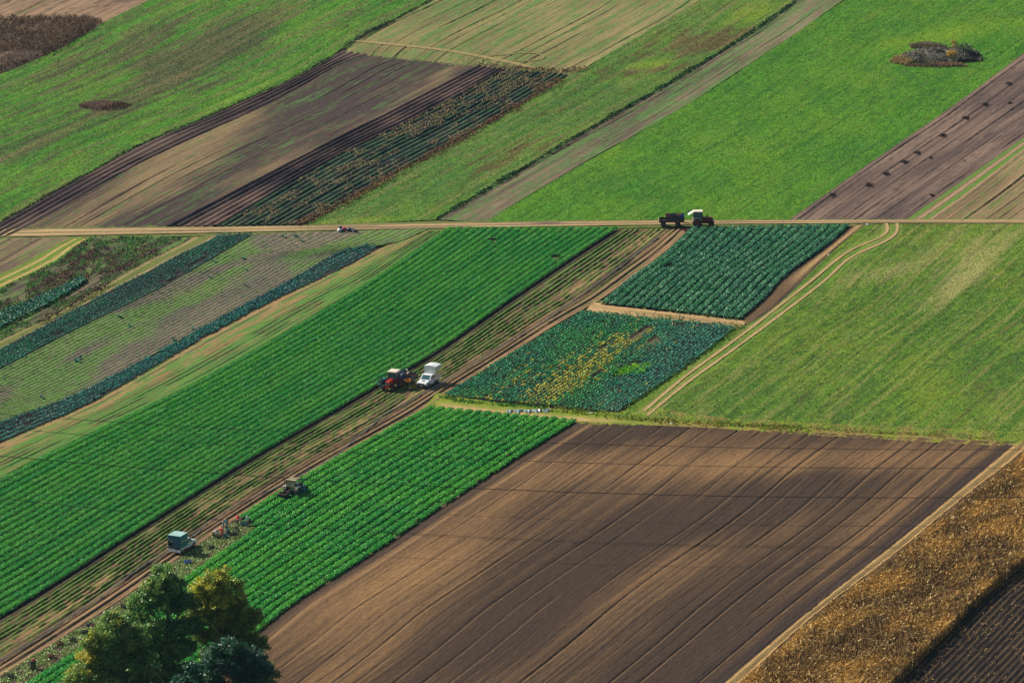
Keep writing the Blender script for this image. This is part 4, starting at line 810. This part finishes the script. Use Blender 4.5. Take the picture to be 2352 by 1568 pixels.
b.box(x0_,x1_,-.1,1.2,.3,.36).box(x0_,x0_+.05,-.1,1.2,.36,.9).box(x1_-.05,x1_,-.1,1.2,.36,.9).box(x0_,x1_,-.1,-.05,.36,.9).box(x0_,x1_,1.15,1.2,.36,.9).build('rear_bin', P_NAVY, t3)
MB().tube([(x0_,-.1,.94),(x0_,1.2,.94),(x1_,1.2,1.1),(x1_,-.1,1.1),(x0_,-.1,.94)], .045).tube([(x1_,-.1,1.1),(x1_+.2,-.1,1.5)], .04).build('bin_frame', P_RUST, t3); MB().box(-1.25,-.6,-.3,.5,.4,.5).box(x0_+.1,x1_-.1,0,1.1,.5,.62).build('hitch', P_GREEN, t3)

def sward(F, fn, dens, label, seed):
    s, t, x, y, px, py = scatter(F, dens); a, l = s*F.W, t*F.len; ok = np.ones(len(x), bool)
    for tr in TRACKS:
        for k in range(0, len(tr), 3): ok &= (np.abs(x-tr[k, 0]) > .75) | (np.abs(y-tr[k, 1]) > 1.5)
    s, t, x, y, px, py, a, l = (v[ok] for v in (s, t, x, y, px, py, a, l)); h, c, _ = fn(a, l, x, y, px, py, s, t); n = len(a)
    return tag(blades('grass_tufts', np.c_[x, y, np.full(n, .05)], .13, .10, np.clip(c*rng.uniform(.82, 1.25, (n, 1)), 0, 1), M_LEAF, .6), label, 'grass', kind='stuff')
for (F, fn, d, lab) in SWARD: sward(F, fn, d, lab, 0)

# ------------------------------------------------------------------ people (bodies grown with skin modifiers)
def skin_mesh(name, joints, edges, mat, parent, rootj=0):
    me = bpy.data.meshes.new(name); me.from_pydata([j[:3] for j in joints], edges, []); o = bpy.data.objects.new(name, me); C.objects.link(o); o.parent = parent; me.materials.append(mat)
    sk = o.modifiers.new('skin', 'SKIN'); sk.use_smooth_shade = True
    for i, d in enumerate(me.skin_vertices[0].data): r = joints[i][3]; d.radius = r if isinstance(r, tuple) else (r, r); d.use_root = (i == rootj)
    sb = o.modifiers.new('sub', 'SUBSURF'); sb.levels = 1; sb.render_levels = 1; return o
def person(px, py, head, pose, shirt, trousers, hair, label, hat=None, group='field workers harvesting celery', z=.06, dz=0):
    t = root('person', px, py, head, label, 'person', group, z+dz)
    # joints, facing +x: hip, waist, chest, neck, head, knees, feet, elbows, hands
    if pose == 'stand': hip=(0,0,.90); chest=(.02,0,1.34); neck=(.03,0,1.47); hd=(.06,0,1.62); kn=[(.04,s*.11,.48) for s in (-1,1)]; ft=[(0,s*.12,.06) for s in (-1,1)]; el=[(-.02,s*.27,1.10) for s in (-1,1)]; hn=[(.14,s*.26,.86) for s in (-1,1)]
    elif pose == 'bend': hip=(-.12,0,.86); chest=(.30,0,1.06); neck=(.42,0,1.08); hd=(.58,0,1.06); kn=[(-.02,s*.12,.46) for s in (-1,1)]; ft=[(-.08,s*.13,.06) for s in (-1,1)]; el=[(.40,s*.25,.78) for s in (-1,1)]; hn=[(.52,s*.16,.50) for s in (-1,1)]
    elif pose == 'stoop': hip=(-.08,0,.88); chest=(.16,0,1.24); neck=(.24,0,1.34); hd=(.36,0,1.44); kn=[(0,s*.12,.47) for s in (-1,1)]; ft=[(-.04,s*.13,.06) for s in (-1,1)]; el=[(.24,s*.27,1.0) for s in (-1,1)]; hn=[(.44,s*.18,.82) for s in (-1,1)]
    else: hip=(-.15,0,.42); chest=(.10,0,.80); neck=(.18,0,.92); hd=(.28,0,1.04); kn=[(.28,s*.18,.50) for s in (-1,1)]; ft=[(-.02,s*.16,.06) for s in (-1,1)]; el=[(.30,s*.27,.62) for s in (-1,1)]; hn=[(.48,s*.16,.42) for s in (-1,1)]
    sh = [(chest[0]-.01, s*.18, chest[2]+.05) for s in (-1, 1)]; mid = tuple((a+b)/2 for a, b in zip(hip, chest))
    J = [(*hip, (.13,.11)), (*mid, (.125,.10)), (*chest, (.15,.11)), (*neck, .055), (hd[0]-.01, 0, hd[2]-.02, .085), (hd[0]+.01, 0, hd[2]+.08, .08)]; E = [(0,1),(1,2),(2,3),(3,4),(4,5)]
    for i in (0, 1):
        b = len(J); J += [(hip[0], (-.1 if i == 0 else .1), hip[2]-.06, .09), (*kn[i], .06), (ft[i][0], ft[i][1], ft[i][2]+.04, .042), (ft[i][0]+.16, ft[i][1], .045, .036)]; E += [(0,b),(b,b+1),(b+1,b+2),(b+2,b+3)]
        b = len(J); hx, hy, hz = hn[i]; ex, ey, ez = el[i]; d = Vector((hx-ex, hy-ey, hz-ez)).normalized()
        J += [(*sh[i], .055), (*el[i], .042), (hx, hy, hz, .03), (hx+d.x*.06, hy+d.y*.06, hz+d.z*.06, .032)]; E += [(2,b),(b,b+1),(b+1,b+2),(b+2,b+3)]
    body = skin_mesh('body', J, E, P_SKIN, t)
    # fingers and thumb, one fine mesh per hand joined on the body's palms
    for i in (0, 1):
        hx, hy, hz = hn[i]; ex, ey, ez = el[i]; d = Vector((hx-ex, hy-ey, hz-ez)).normalized(); q = d.cross(Vector((1, 0, .2))).normalized(); nrm = d.cross(q).normalized(); m = MB(); p = Vector((hx, hy, hz))
        for k, (o_, l_) in enumerate(((-.030,.062),(-.010,.074),(.010,.07),(.030,.055))):
            a_ = p+d*.085+q*o_; b_ = a_+d*l_*.55+nrm*.008; c_ = b_+d*l_*.45+nrm*.022; m.tube([a_-d*.02, b_, c_], [.010,.009,.007], 6)
        a_ = p+d*.04+q*(-.035); m.tube([a_, a_+d*.03-q*.03, a_+d*.06-q*.035+nrm*.012], [.012,.010,.008], 6); m.build('hand', P_SKIN, t)
    S = [(hip[0], 0, hip[2]+.04, (.15,.13)), (*mid, (.15,.125)), (*chest, (.17,.13)), (neck[0], 0, neck[2]-.05, .075)]; SE = [(0,1),(1,2),(2,3)]
    for i in (0, 1):
        b = len(S); hx, hy, hz = hn[i]; ex, ey, ez = el[i]; S += [(*sh[i], .075), (*el[i], .058), (ex+(hx-ex)*.85, ey+(hy-ey)*.85, ez+(hz-ez)*.85, .045)]; SE += [(2,b),(b,b+1),(b+1,b+2)]
    skin_mesh('shirt', S, SE, shirt, t)
    T_ = [(hip[0], 0, hip[2]+.02, (.155,.13))]; TE = []
    for i in (0, 1):
        b = len(T_); T_ += [(hip[0], (-.1 if i == 0 else .1), hip[2]-.08, .105), (*kn[i], .078), (ft[i][0], ft[i][1], .12, .062)]; TE += [(0,b),(b,b+1),(b+1,b+2)]
    skin_mesh('trousers', T_, TE, trousers, t)
    f = MB(); fx = hd[0]+.085; f.add([(fx-.02,-.012,hd[2]+.04),(fx-.02,.012,hd[2]+.04),(fx+.025,.014,hd[2]),(fx+.025,-.014,hd[2]),(fx-.02,0,hd[2]-.01)], [(0,1,2,3),(3,2,4),(0,3,4),(1,4,2)]).build('nose', P_SKIN, t)
    for s in (-1, 1):
        MB().ball((hd[0]+.078, s*.032, hd[2]+.035), .012, .012, .010, 8, 5).build('eye', P_DARK, t); MB().ball((hd[0]-.01, s*.088, hd[2]+.02), .02, .012, .03, 8, 5).build('ear', P_SKIN, t)
    MB().box(fx-.012, fx+.002, -.025, .025, hd[2]-.038, hd[2]-.028).build('mouth', P_MAR, t)
    if hat: MB().ball((hd[0]-.015, 0, hd[2]+.085), .115, .112, .085, 12, 8).cyl((hd[0]-.01, 0, hd[2]+.07), (hd[0]-.01, 0, hd[2]+.085), .17, .16, 16).build('hat', hat, t, smooth=True)
    else: MB().ball((hd[0]-.028, 0, hd[2]+.045), .105, .10, .105, 12, 8).build('hair', hair, t, smooth=True)
    return t
cl = lambda n, c: paint(n, c, .85, spec=.2, dirt=.2)
T_LIL, T_BLK, T_RED, T_TEA, T_NAV, T_CRM, T_GRY, T_WHT, T_BLU = cl('lilac_cloth',(206,190,224)), cl('black_cloth',(28,30,38)), cl('red_cloth',(220,44,62)), cl('teal_cloth',(26,120,136)), cl('navy_cloth',(26,44,64)), cl('cream_cloth',(230,222,190)), cl('grey_cloth',(176,184,196)), cl('white_cloth',(240,240,234)), cl('blue_cloth',(34,80,150))
person(491.4,1236, -10, 'bend', T_LIL, T_BLK, P_HAIR, 'person in a lilac top and black trousers bending over a black crate')
person(509.5,1236, 60, 'stand', T_RED, P_PINK, P_HAIR, 'person in a red top and pink trousers standing beside a teal crate')
person(520.6,1218, 240, 'stand', T_TEA, T_TEA, P_HAIR, 'tall person all in teal standing at the back of the group')
person(514,1212, 20, 'bend', T_TEA, T_TEA, P_HAIR, 'person in teal bending down behind the tall teal one')
person(525,1228, 200, 'crouch', T_TEA, T_NAV, P_HAIR, 'person crouching in dark teal between the red one and the navy one')
person(546.6,1230.6, 190, 'stoop', T_NAV, T_NAV, P_HAIR, 'person in dark navy clothes stooping at the front of the right group')
person(545.8,1206.6, 210, 'stand', T_RED, T_BLK, P_HAIR, 'person in a red top and black trousers standing at the back right')
person(572,1205.4, 175, 'bend', T_GRY, T_BLK, P_HAIR, 'person in a light grey top bending at the right end of the group')
person(929,884, 200, 'stoop', T_BLU, T_NAV, P_HAIR, 'person in blue working on the platform just behind the red tractor', group='workers on the harvesting platform', z=.95)
person(940,884, 190, 'stoop', T_CRM, T_NAV, P_HAIR, 'person in a cream top and white hat on the harvesting platform', hat=T_WHT, group='workers on the harvesting platform', z=.95)
person(872,893, 250, 'stoop', T_TEA, T_TEA, P_HAIR, 'person in teal overalls walking beside the red tractor', group='workers on the harvesting platform')

# ------------------------------------------------------------------ crates, sacks, litter
P_BLK = paint('black_plastic', (30,34,38), .5); P_RB = paint('red_brown_plastic', (112,54,44), .6); P_TEALP = paint('teal_plastic', (44,112,132), .5)
G_ = 'crates left on the field'
for (px, py, mt, rz, lab) in [(500,1235,P_BLK,.3,'black crate being filled in front of the bending person in lilac'),(517,1234.5,P_TEALP,1.2,'teal crate beside the person in pink trousers'),(560.5,1207,P_TEALP,.5,'teal crate near the bending person in grey'),
    (486.4,1261,P_BLK,.2,'black crate on the trimmings in the shadow of the tarpaulin pickup'),(431,1294,P_BLUE,.4,'bright blue crate just above the tree top'),(536,1230,P_BLK,.8,'low black crate at the feet of the person in navy'),
    (116.7,1511,P_RB,.5,'dark red crate, third from the lower left corner'),(138,1482,P_RB,.3,'reddish brown crate standing among pale trimmings'),(167,1474,P_BLK,.2,'large black crate near the tip of the uncut celery'),
    (194,1456,P_BLK,.7,'black crate half hidden in trimmings near the trees'),(207,1438,P_NAVY,.1,'navy crate beside a reddish brown one near the trees'),(218,1441,P_RB,.6,'reddish brown crate touching the tree leaves'),(285,1397,P_BLK,.3,'lone black crate above the small left tree'),(24,1556,P_BLK,.2,'black crate in the lower left corner')]:
    x, y = gp(px, py); put_crate(mt, x, y, .09, rz, lab, G_, s=1.25)
x, y = gp(77, 1537)
for k in range(3): put_crate(P_BLK, x, y, .09+k*.37, .15, ['black crate at the bottom', 'black crate in the middle', 'black crate on top'][k]+' of the tall stack at the lower left', G_, s=1.05)
P_REDC = paint('red_cabbage_bag', (206,36,60), .6)
o = MB().ball((0,0,.12), .28, .2, .16, 12, 8).build('red_bag', P_REDC, smooth=True); o.location = (x, y, .09+3*.37); tag(o, 'small bright red bag on top of the tall crate stack', 'bag')
x, y = gp(941, 889); put_crate(P_YEL, x-.3, y-.3, .95, .3, 'orange crate in front of the worker in the white hat', None, s=1.3)
for i, (dx, dy, mt, lab) in enumerate([(-.6,.2,P_BLUE,'blue crate on the platform nearest the red tractor'),(.2,.9,P_NAVY,'navy crate at the far side of the harvesting platform'),(1.0,1.2,P_RB,'reddish brown crate at the rear right of the harvesting platform')]):
    x, y = gp(934, 885); put_crate(mt, x+dx, y+dy, .95, .3*i, lab, None, s=1.2)
def sack(px, py, rx, ry, rz_, mat, label, group):
    b = MB(); b.ball((0,0,rz_*.8), rx, ry, rz_, 12, 8); b.tube([(0,0,rz_*1.5),(.03,.02,rz_*2.0)], [rx*.3, rx*.12], 8); o = b.build('sack', mat, smooth=True)
    for v in o.data.vertices: v.co.x += .05*math.sin(v.co.z*19+px); v.co.y += .05*math.sin(v.co.x*17+py)
    x, y = gp(px, py); o.location = (x, y, .06); tag(o, label, 'sack', group)
g_ = 'sacks heaped beside the road'; P_PINKS = paint('pink_sack', (214,130,150), .7); P_PURP = paint('purple_sack', (110,60,130), .6)
for a_ in [(780,533,.42,.35,.32,P_WHITE,'white sack at the left end of the roadside heap'),(782,531,.36,.3,.5,P_NAVY,'navy sack standing on the left of the roadside heap'),(788,532,.36,.3,.34,P_PURP,'purple sack in the roadside heap'),(791,532,.3,.3,.42,T_RED,'red sack in the middle of the roadside heap'),(796,532,.4,.3,.34,P_PINKS,'pink sack in the roadside heap'),(785,534.5,.6,.3,.22,P_NAVY,'flat navy sack in front of the roadside heap'),(803,533,.45,.35,.4,P_NAVY,'navy sack right of the pink one in the roadside heap'),(809,533,.45,.3,.36,P_STEEL,'pale grey sack in the roadside heap'),(815,534.5,.5,.3,.24,P_BLK,'black sack at the right end of the roadside heap')]:
    sack(*a_, g_)
# plastic sheeting by the footpath
sb_ = MB(); nx_, ny_ = 34, 8; x0, y0 = gp(1163, 944.5); x1, y1 = gp(1264, 943.5); vs = []; 
for j in range(ny_):
    for i in range(nx_):
        u, v = i/(nx_-1), j/(ny_-1); edge = .35*math.sin(i*1.7)+.25*math.sin(i*.6+1); wd_ = 1.3+.5*math.sin(i*.9)+.3*math.sin(i*2.3)
        vs.append((x0+(x1-x0)*u, y0+(y1-y0)*u-.5*v*wd_*2+.4+edge*.4, .16+.16*abs(math.sin(i*.8+j*1.3))*math.sin(math.pi*v)+.03*random.random()))
fs = [(j*nx_+i, j*nx_+i+1, (j+1)*nx_+i+1, (j+1)*nx_+i) for j in range(ny_-1) for i in range(nx_-1) if random.random() > .12]
P_SHEET = paint('grey_film', (150,166,172), .25, spec=.7, dirt=.6, scale=2.0)
o = sb_.add(vs, fs).build('plastic_sheet', P_SHEET); sd = o.modifiers.new('s', 'SOLIDIFY'); sd.thickness = .01; tag(o, 'crumpled grey plastic sheeting lying along the footpath', 'plastic sheet')
def scrap(px, py, s, mat, label, g=None):
    m = MB(); pts = [(s*math.cos(t)*(.6+.5*random.random()), s*math.sin(t)*(.6+.5*random.random()), .05+.15*random.random()) for t in [i*.785 for i in range(8)]]
    vs = pts+[(p[0]*.9, p[1]*.9, p[2]-.04) for p in pts]+[(0,0,.28*s+.1)]; n = 8
    m.add(vs, [(i, (i+1) % n, 16) for i in range(n)]+[(i, (i+1) % n, (i+1) % n+n, i+n) for i in range(n)]+[tuple(range(n, 2*n))[::-1]])
    o = m.build('plastic_scrap', mat); x, y = gp(px, py); o.location = (x, y, .08); o.rotation_euler = (0, 0, random.random()*3); tag(o, label, 'litter', g)
scrap(1358,951,.35,P_WHITE,'white plastic scrap on the grass left of the cabbage corner','scraps of litter'); scrap(1420,956,.3,P_WHITE,'white plastic scrap at the lower corner of the cabbage plot','scraps of litter')
scrap(1991,518,.35,P_WHITE,'white scrap beside the road right of the cabbages','scraps of litter'); scrap(1903,587,.25,P_WHITE,'pale scrap on the dirt strip beside the wheel tracks','scraps of litter'); scrap(1623,728,.35,P_YEL,'orange scrap at the bottom edge of the upper cabbages','scraps of litter'); scrap(1541,975,.2,P_WHITE,'tiny white scrap on the grass above the ploughed field','scraps of litter')
# stake marking the yellow-green patch and little posts
for (px, py, h, lab) in [(1448,856,1.0,'leaning pale stake in the bright green patch'),(1413,953,.9,'short pale stake at the lower corner of the cabbage plot'),(1588,848,.9,'short stake on the edge between cabbages and grass')]:
    o = MB().cyl((0,0,0),(.35 if '1448' in str(px) else .05,-.1,h),.035,.03,8).build('stake', P_BED); x, y = gp(px, py); o.location = (x, y, .05); tag(o, lab, 'stake')
# irrigation pipe with couplings
pp = [(1511,547),(1420,617),(1317,692),(1282,716),(1244,744),(1175,782),(1101,829),(1074,847),(984,899),(880,955),(767,1052),(707,1084),(650,1115),(600,1137),(550,1158),(473,1206),(443,1233),(393,1265),(340,1293),(297,1322),(233,1372),(185,1402),(140,1432),(107,1455),(50,1490),(0,1518),(-60,1556)]
rt_ = bpy.data.objects.new('irrigation_pipe', None); C.objects.link(rt_); rt_.location = (*gp(*pp[0]), 0); tag(rt_, 'long pale irrigation pipe lying in jointed sections along the muddy ruts', 'pipe')
Lx = Vector(rt_.location)
for i in range(len(pp)-1):
    a_ = Vector((*gp(*pp[i]), .15))-Lx; b_ = Vector((*gp(*pp[i+1]), .15))-Lx; MB().cyl(a_, b_, .05, .05, 10).build('pipe_section', P_STEEL, rt_)
    if i: d = (b_-a_).normalized(); MB().cyl(a_-d*.2, a_+d*.2, .085, .085, 10).box(a_.x-.05, a_.x+.05, a_.y-.05, a_.y+.05, a_.z+.1, a_.z+.26).build('coupling', P_GREY, rt_)
# dark weed clumps in the ploughed strip
cl_ = [(2318,195),(2263,242),(2220,273),(2165,313),(2108,353),(2078,374),(2035,401),(1996,427),(1912,450),(2138,364),(2141,450),(2320,238)]
wh = ['topmost','second from the top','third from the top','fourth from the top','fifth from the top','sixth from the top','third from the road','second from the road','nearest the road','small one right of the main line','small one low on the right','small one at the upper right']
for i, (px, py) in enumerate(cl_):
    x, y = gp(px, py); n = 130; P = np.c_[rng.normal(0, .3, n), rng.normal(0, .75, n), .06+.16*rng.random(n)]; big_ = i < 9
    o = leafcloud('weed_clump', P*(1 if big_ else .5), .15, mix(A(52,44,50), A(84,70,68), rng.random(n)), M_STRAW, up=.2); o.location = (x, y, .06); tag(o, 'dark withered weed clump in the ploughed strip, '+wh[i], 'weed clump', 'weed clumps along the ploughed strip')
# yellow bushes in the reed bed
def bush(name, px, py, r, h, n, cA, cB, label):
    x, y = gp(px, py); e_ = bpy.data.objects.new(name, None); C.objects.link(e_); e_.location = (x, y, .05); tag(e_, label, 'bush')
    u = unit(np.c_[rnd(n), rnd(n), rnd(n)]); P = u*(rng.random((n, 1))**.4)*np.array([r, r, h/2])+np.array([0, 0, h*.62]); leafcloud('foliage', P, .17, mix(cA, cB, rng.random(n))*rng.uniform(.8, 1.2, (n, 1)), M_TREE, .5, parent=e_)
    m = MB(); [m.tube([(0,0,0),(.3*r*math.cos(q),.3*r*math.sin(q),h*.4),(.6*r*math.cos(q),.6*r*math.sin(q),h*.8)], [.05,.03,.015], 6) for q in (0,1.3,2.6,3.9,5.2)]; m.build('stems', P_BROWN, e_)
bush('bush', 2184, 141, 1.2, 2.0, 420, A(206,160,40), A(232,190,70), 'golden yellow bush in the middle of the reed bed')
bush('bush', 2192, 122, .8, 2.6, 240, A(150,130,60), A(190,160,60), 'thin yellowish bush standing up behind the golden one')
bush('bush', 2215, 132, 2.0, 2.6, 700, A(60,84,60), A(84,104,66), 'grey-green bush in the right half of the reed bed')

# ------------------------------------------------------------------ trees
M_BARK = paint('bark', (120,108,92), .9, spec=.1, dirt=.5, scale=2.0)
def tree(px, py, H, lobes, cols, label, seed, leaves=30000, ls=.17, trunk_r=.28, lean=(0, 0)):  # lobe colour-mix: right-hand lobes darker, side shading put into leaf colour
    """lobes: (dx, dy, z, rx, ry, rz, colour-mix) in metres from the foot"""
    r_ = np.random.default_rng(seed); x, y = gp(px, py); e_ = bpy.data.objects.new('broadleaf_tree', None); C.objects.link(e_); e_.location = (x, y, 0); tag(e_, label, 'tree')
    m = MB(); top = (lean[0], lean[1], H*.86); pts = [(top[0]*u_**1.5+.15*math.sin(u_*7+seed), top[1]*u_**1.5+.12*math.cos(u_*6+seed), top[2]*u_) for u_ in [i/7 for i in range(8)]]
    m.tube(pts, [trunk_r*(1-.85*i/7) for i in range(8)], 9)
    for (dx, dy, z, rx, ry, rz, cm) in lobes:
        k = min(6, max(1, int((z-rz*.9)/top[2]*7))); a_ = Vector(pts[k]); b_ = Vector((dx, dy, z)); mid_ = a_.lerp(b_, .5)+Vector((0, 0, -.3)); m.tube([a_, mid_, b_], [trunk_r*.45, trunk_r*.28, trunk_r*.1], 7)
        for q in range(5):
            th = q*1.26+seed; c_ = b_+Vector((rx*.7*math.cos(th), ry*.7*math.sin(th), rz*.4*math.sin(q*2.1))); m.tube([mid_, b_.lerp(c_, .5), c_], [trunk_r*.2, trunk_r*.12, trunk_r*.05], 5)
    m.build('trunk', M_BARK, e_)
    big_l = lobes; lobes = []
    for L_ in big_l:
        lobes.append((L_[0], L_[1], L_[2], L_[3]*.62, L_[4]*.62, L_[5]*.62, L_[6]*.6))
        for q in range(9):
            u = unit(r_.normal(size=3)); u[2] = abs(u[2])*.8-.15; f_ = r_.uniform(.3, .5)
            lobes.append((L_[0]+u[0]*L_[3]*.80, L_[1]+u[1]*L_[4]*.80, L_[2]+u[2]*L_[5]*.85, L_[3]*f_, L_[4]*f_, L_[5]*f_*.8, float(np.clip(L_[6]+r_.uniform(-.14, .2), 0, 1))))
    vol = np.array([l[3]*l[4]*l[5] for l in lobes])**.62; vol /= vol.sum(); PP = []; CC = []
    for L_, v in zip(lobes, vol):
        # leaves sit in sprays: small clusters thrown around the lobe shell
        nl = int(leaves*v); ns = max(5, nl//34); u = unit(r_.normal(size=(ns, 3))); rad = r_.random((ns, 1))**.33*(.72+.5*N(u[:, 0]*2.2+9, u[:, 1]*2.2+u[:, 2]*1.7+seed, seed))[:, None]
        ce = u*rad*np.array(L_[3:6])+np.array(L_[:3]); tone = r_.random(ns); sz = r_.uniform(.16, .34, ns); i = r_.integers(0, ns, nl); p = ce[i]+r_.normal(size=(nl, 3))*sz[i][:, None]*np.array([.75, .75, .6])
        t_ = np.clip(L_[6]+(tone[i]-.5)*.5, 0, 1); c = mix(cols[0], cols[1], np.clip(t_*2, 0, 1)); c = mix(c, cols[2], np.clip(t_*2-1, 0, 1)); PP.append(p); CC.append(c)
    P = np.vstack(PP); c = np.vstack(CC)*rng.uniform(.6, 1.6, (sum(map(len, PP)), 1)); ok = P[:, 2] > 1.2; leafcloud('crown', P[ok], ls*.85, c[ok], M_TREE, up=.55, asp=.55, parent=e_)
    return e_
DG, MG, YG = A(34,72,38), A(92,124,52), A(196,178,46)
OL = A(120,132,58)
tree(385,1590,17.5,[(-.2,0,15.6,1.6,1.7,2.0,.36),(1.2,.2,13.9,1.6,1.8,1.8,.2),(-1.6,0,14.0,1.7,1.8,1.8,.42),(-2.6,-.5,11.8,2.2,2.2,2.2,.4),(.4,-.6,11.6,2.3,2.2,2.0,.24),(2.4,0,11.6,1.5,1.8,1.9,.08),(-4.0,-.5,9.2,2.2,2.2,2.2,.42),(-1.4,-1.5,8.6,2.6,2.2,2.2,.36),(2.2,-.8,8.8,2.2,2.2,2.2,.1),(-5,-1,6.6,2.4,2.2,2.2,.42),(-2,-2,5.8,2.8,2.4,2.4,.28),(1.4,-1.6,5.8,2.6,2.4,2.4,.25),(-3,-2,3.4,3,2.4,2.2,.22),(1,-2,3,3,2.4,2,.2)],
     (A(46,116,66), A(144,186,88), A(208,214,104)), 'tall dark green tree with a pointed top in front of the others', 3, 90000)
tree(505,1575,15.8,[(.2,0,14.4,1.7,1.7,1.8,.8),(-1.6,.2,13.0,1.8,1.8,1.8,.95),(1.5,.1,12.6,1.8,1.8,2.0,.6),(-.2,0,11.2,2.4,2.2,2.2,.75),(-2.9,0,11.0,1.6,1.8,2.0,.6),(2.4,0,10.2,1.8,2.0,2.2,.4),(-1.8,0,9.4,2.2,2.2,2.0,.6),(-3.4,0,8.2,1.8,2,2.2,.4),(4.2,0,8.8,1.5,1.6,2,.3),(4.4,0,5.6,1.8,1.8,2.2,.25),(1.0,0,8.2,2.6,2.2,2.2,.5),(3.0,.2,7.0,2.0,2.0,2.4,.35),(-.6,0,6.4,2.4,2.2,2.2,.5),(2.2,0,4.4,2.6,2.2,2.2,.3),(-.4,0,3.6,2.6,2.2,2.2,.3)],
     (A(64,112,54), A(138,168,64), A(224,220,76)), 'yellow-leaved tree to the right of the tall dark one', 5, 64000)
tree(236,1650,13.2,[(1.6,0,12.6,1.3,1.4,1.6,.5),(.4,0,11.0,1.7,1.8,1.8,.55),(2.6,0,11.4,1.7,1.8,1.8,.42),(-.8,0,9.6,1.8,1.8,1.8,.5),(2.2,0,9.4,2.4,2.2,2.0,.4),(4.4,0,10.4,1.8,1.8,2,.45),(-1.2,0,7.6,1.8,1.8,1.8,.9),(.8,0,7.6,2.4,2.0,2.0,.4),(4.2,0,7.6,2.4,2.0,2.2,.25),(-2.2,0,5.6,2.2,2.0,2.0,.6),(1.5,0,5.2,3.0,2.2,2.2,.35),(-3.4,0,4.0,2.0,2.0,1.8,.62),(5,0,5,2.6,2.2,2.4,.15)],
     (A(50,110,62), A(140,180,90), A(220,206,80)), 'loose yellow-green tree at the left of the clump', 7, 76000)
tree(536,1700,13.0,[(0,0,11.4,2.0,2.0,1.9,.3),(-2.2,0,10.4,2.0,2.0,2.0,.3),(2.2,0,10.2,2.0,2.0,2.0,.12),(-3.6,0,8.8,2.2,2.0,2.0,.25),(0,0,8.8,2.8,2.4,2.2,.15),(3.4,0,8.4,2.0,2.0,2.2,.08),(-2,0,6.6,3,2.4,2.2,.1),(2.0,0,6.4,3,2.4,2.2,.08),(0,0,4,3.6,2.6,2.2,.1),(-5.4,0,7.0,2.2,2.0,2.2,.2),(-5,0,4.5,2.6,2.4,2.4,.15)],  # leaf colours carry the shaded side of the clump
     (A(30,86,70), A(66,120,80), A(128,158,90)), 'tree at the lower right of the clump, shade painted into its dark blue-green leaves', 9, 72000)
tree(612,1640,7.4,[(0,0,6.3,.9,.9,1.0,.5),(.9,0,5.2,1.0,1.0,1.0,.4),(-.8,0,5.0,.9,1.0,1.0,.3),(.2,0,3.6,1.4,1.2,1.2,.4),(1.4,0,3.0,1.2,1.2,1.2,.4)],
     (A(70,100,50), A(140,150,66), A(180,160,76)), 'small sparse tree at the right edge of the clump', 11, 4200, trunk_r=.12)

# ------------------------------------------------------------------ power cables over the valley
M_CAB = paint('cable_black', (26,28,32), .6)
def cable(pts, D, rad, label):
    """pts on the survey picture; the cable hangs in a vertical plane D metres out"""
    xs = []; 
    for (px, py) in pts:
        dx = (px-1176)/FPX; dy = -(py-784)/FPX; d = (dx, cp_+dy*sp_, -sp_+dy*cp_); t = D/d[1]; xs.append((d[0]*t, CAM_H+d[2]*t))
    co = np.polyfit([p[0] for p in xs], [p[1] for p in xs], 2); co[0] = max(co[0], 2e-5); X = np.linspace(-110, 110, 60)
    m = MB(); m.tube([(float(q), D, float(np.polyval(co, q))) for q in X], rad, 5); o = m.build('power_cable', M_CAB); tag(o, label, 'cable', 'power cables spanning the valley')
cable([(283,969),(667,995),(1227,1012),(1568,1027),(2352,1032)], 590, .032, 'uppermost power cable crossing the lower celery field')
cable([(1211,1058),(1567,1069),(2235,1074),(2352,1074)], 588, .030, 'second power cable from the top, over the ploughed field')
cable([(700,1100),(1111,1123),(1567,1136),(2352,1141)], 586, .042, 'third and thickest power cable, over the ploughed field')
cable([(700,1160),(1084,1187),(1567,1200),(2352,1206)], 584, .018, 'faint fourth power cable from the top')
cable([(700,1206),(971,1229),(1567,1248),(2168,1255)], 582, .024, 'fifth power cable from the top, paired with a close twin')
cable([(700,1209),(971,1232.5),(1567,1252),(2168,1259)], 581, .018, 'sixth power cable, the lower twin of the close pair')
cable([(400,1250),(526,1258),(851,1277),(1267,1293),(2068,1305)], 580, .016, 'lowest and faintest power cable')
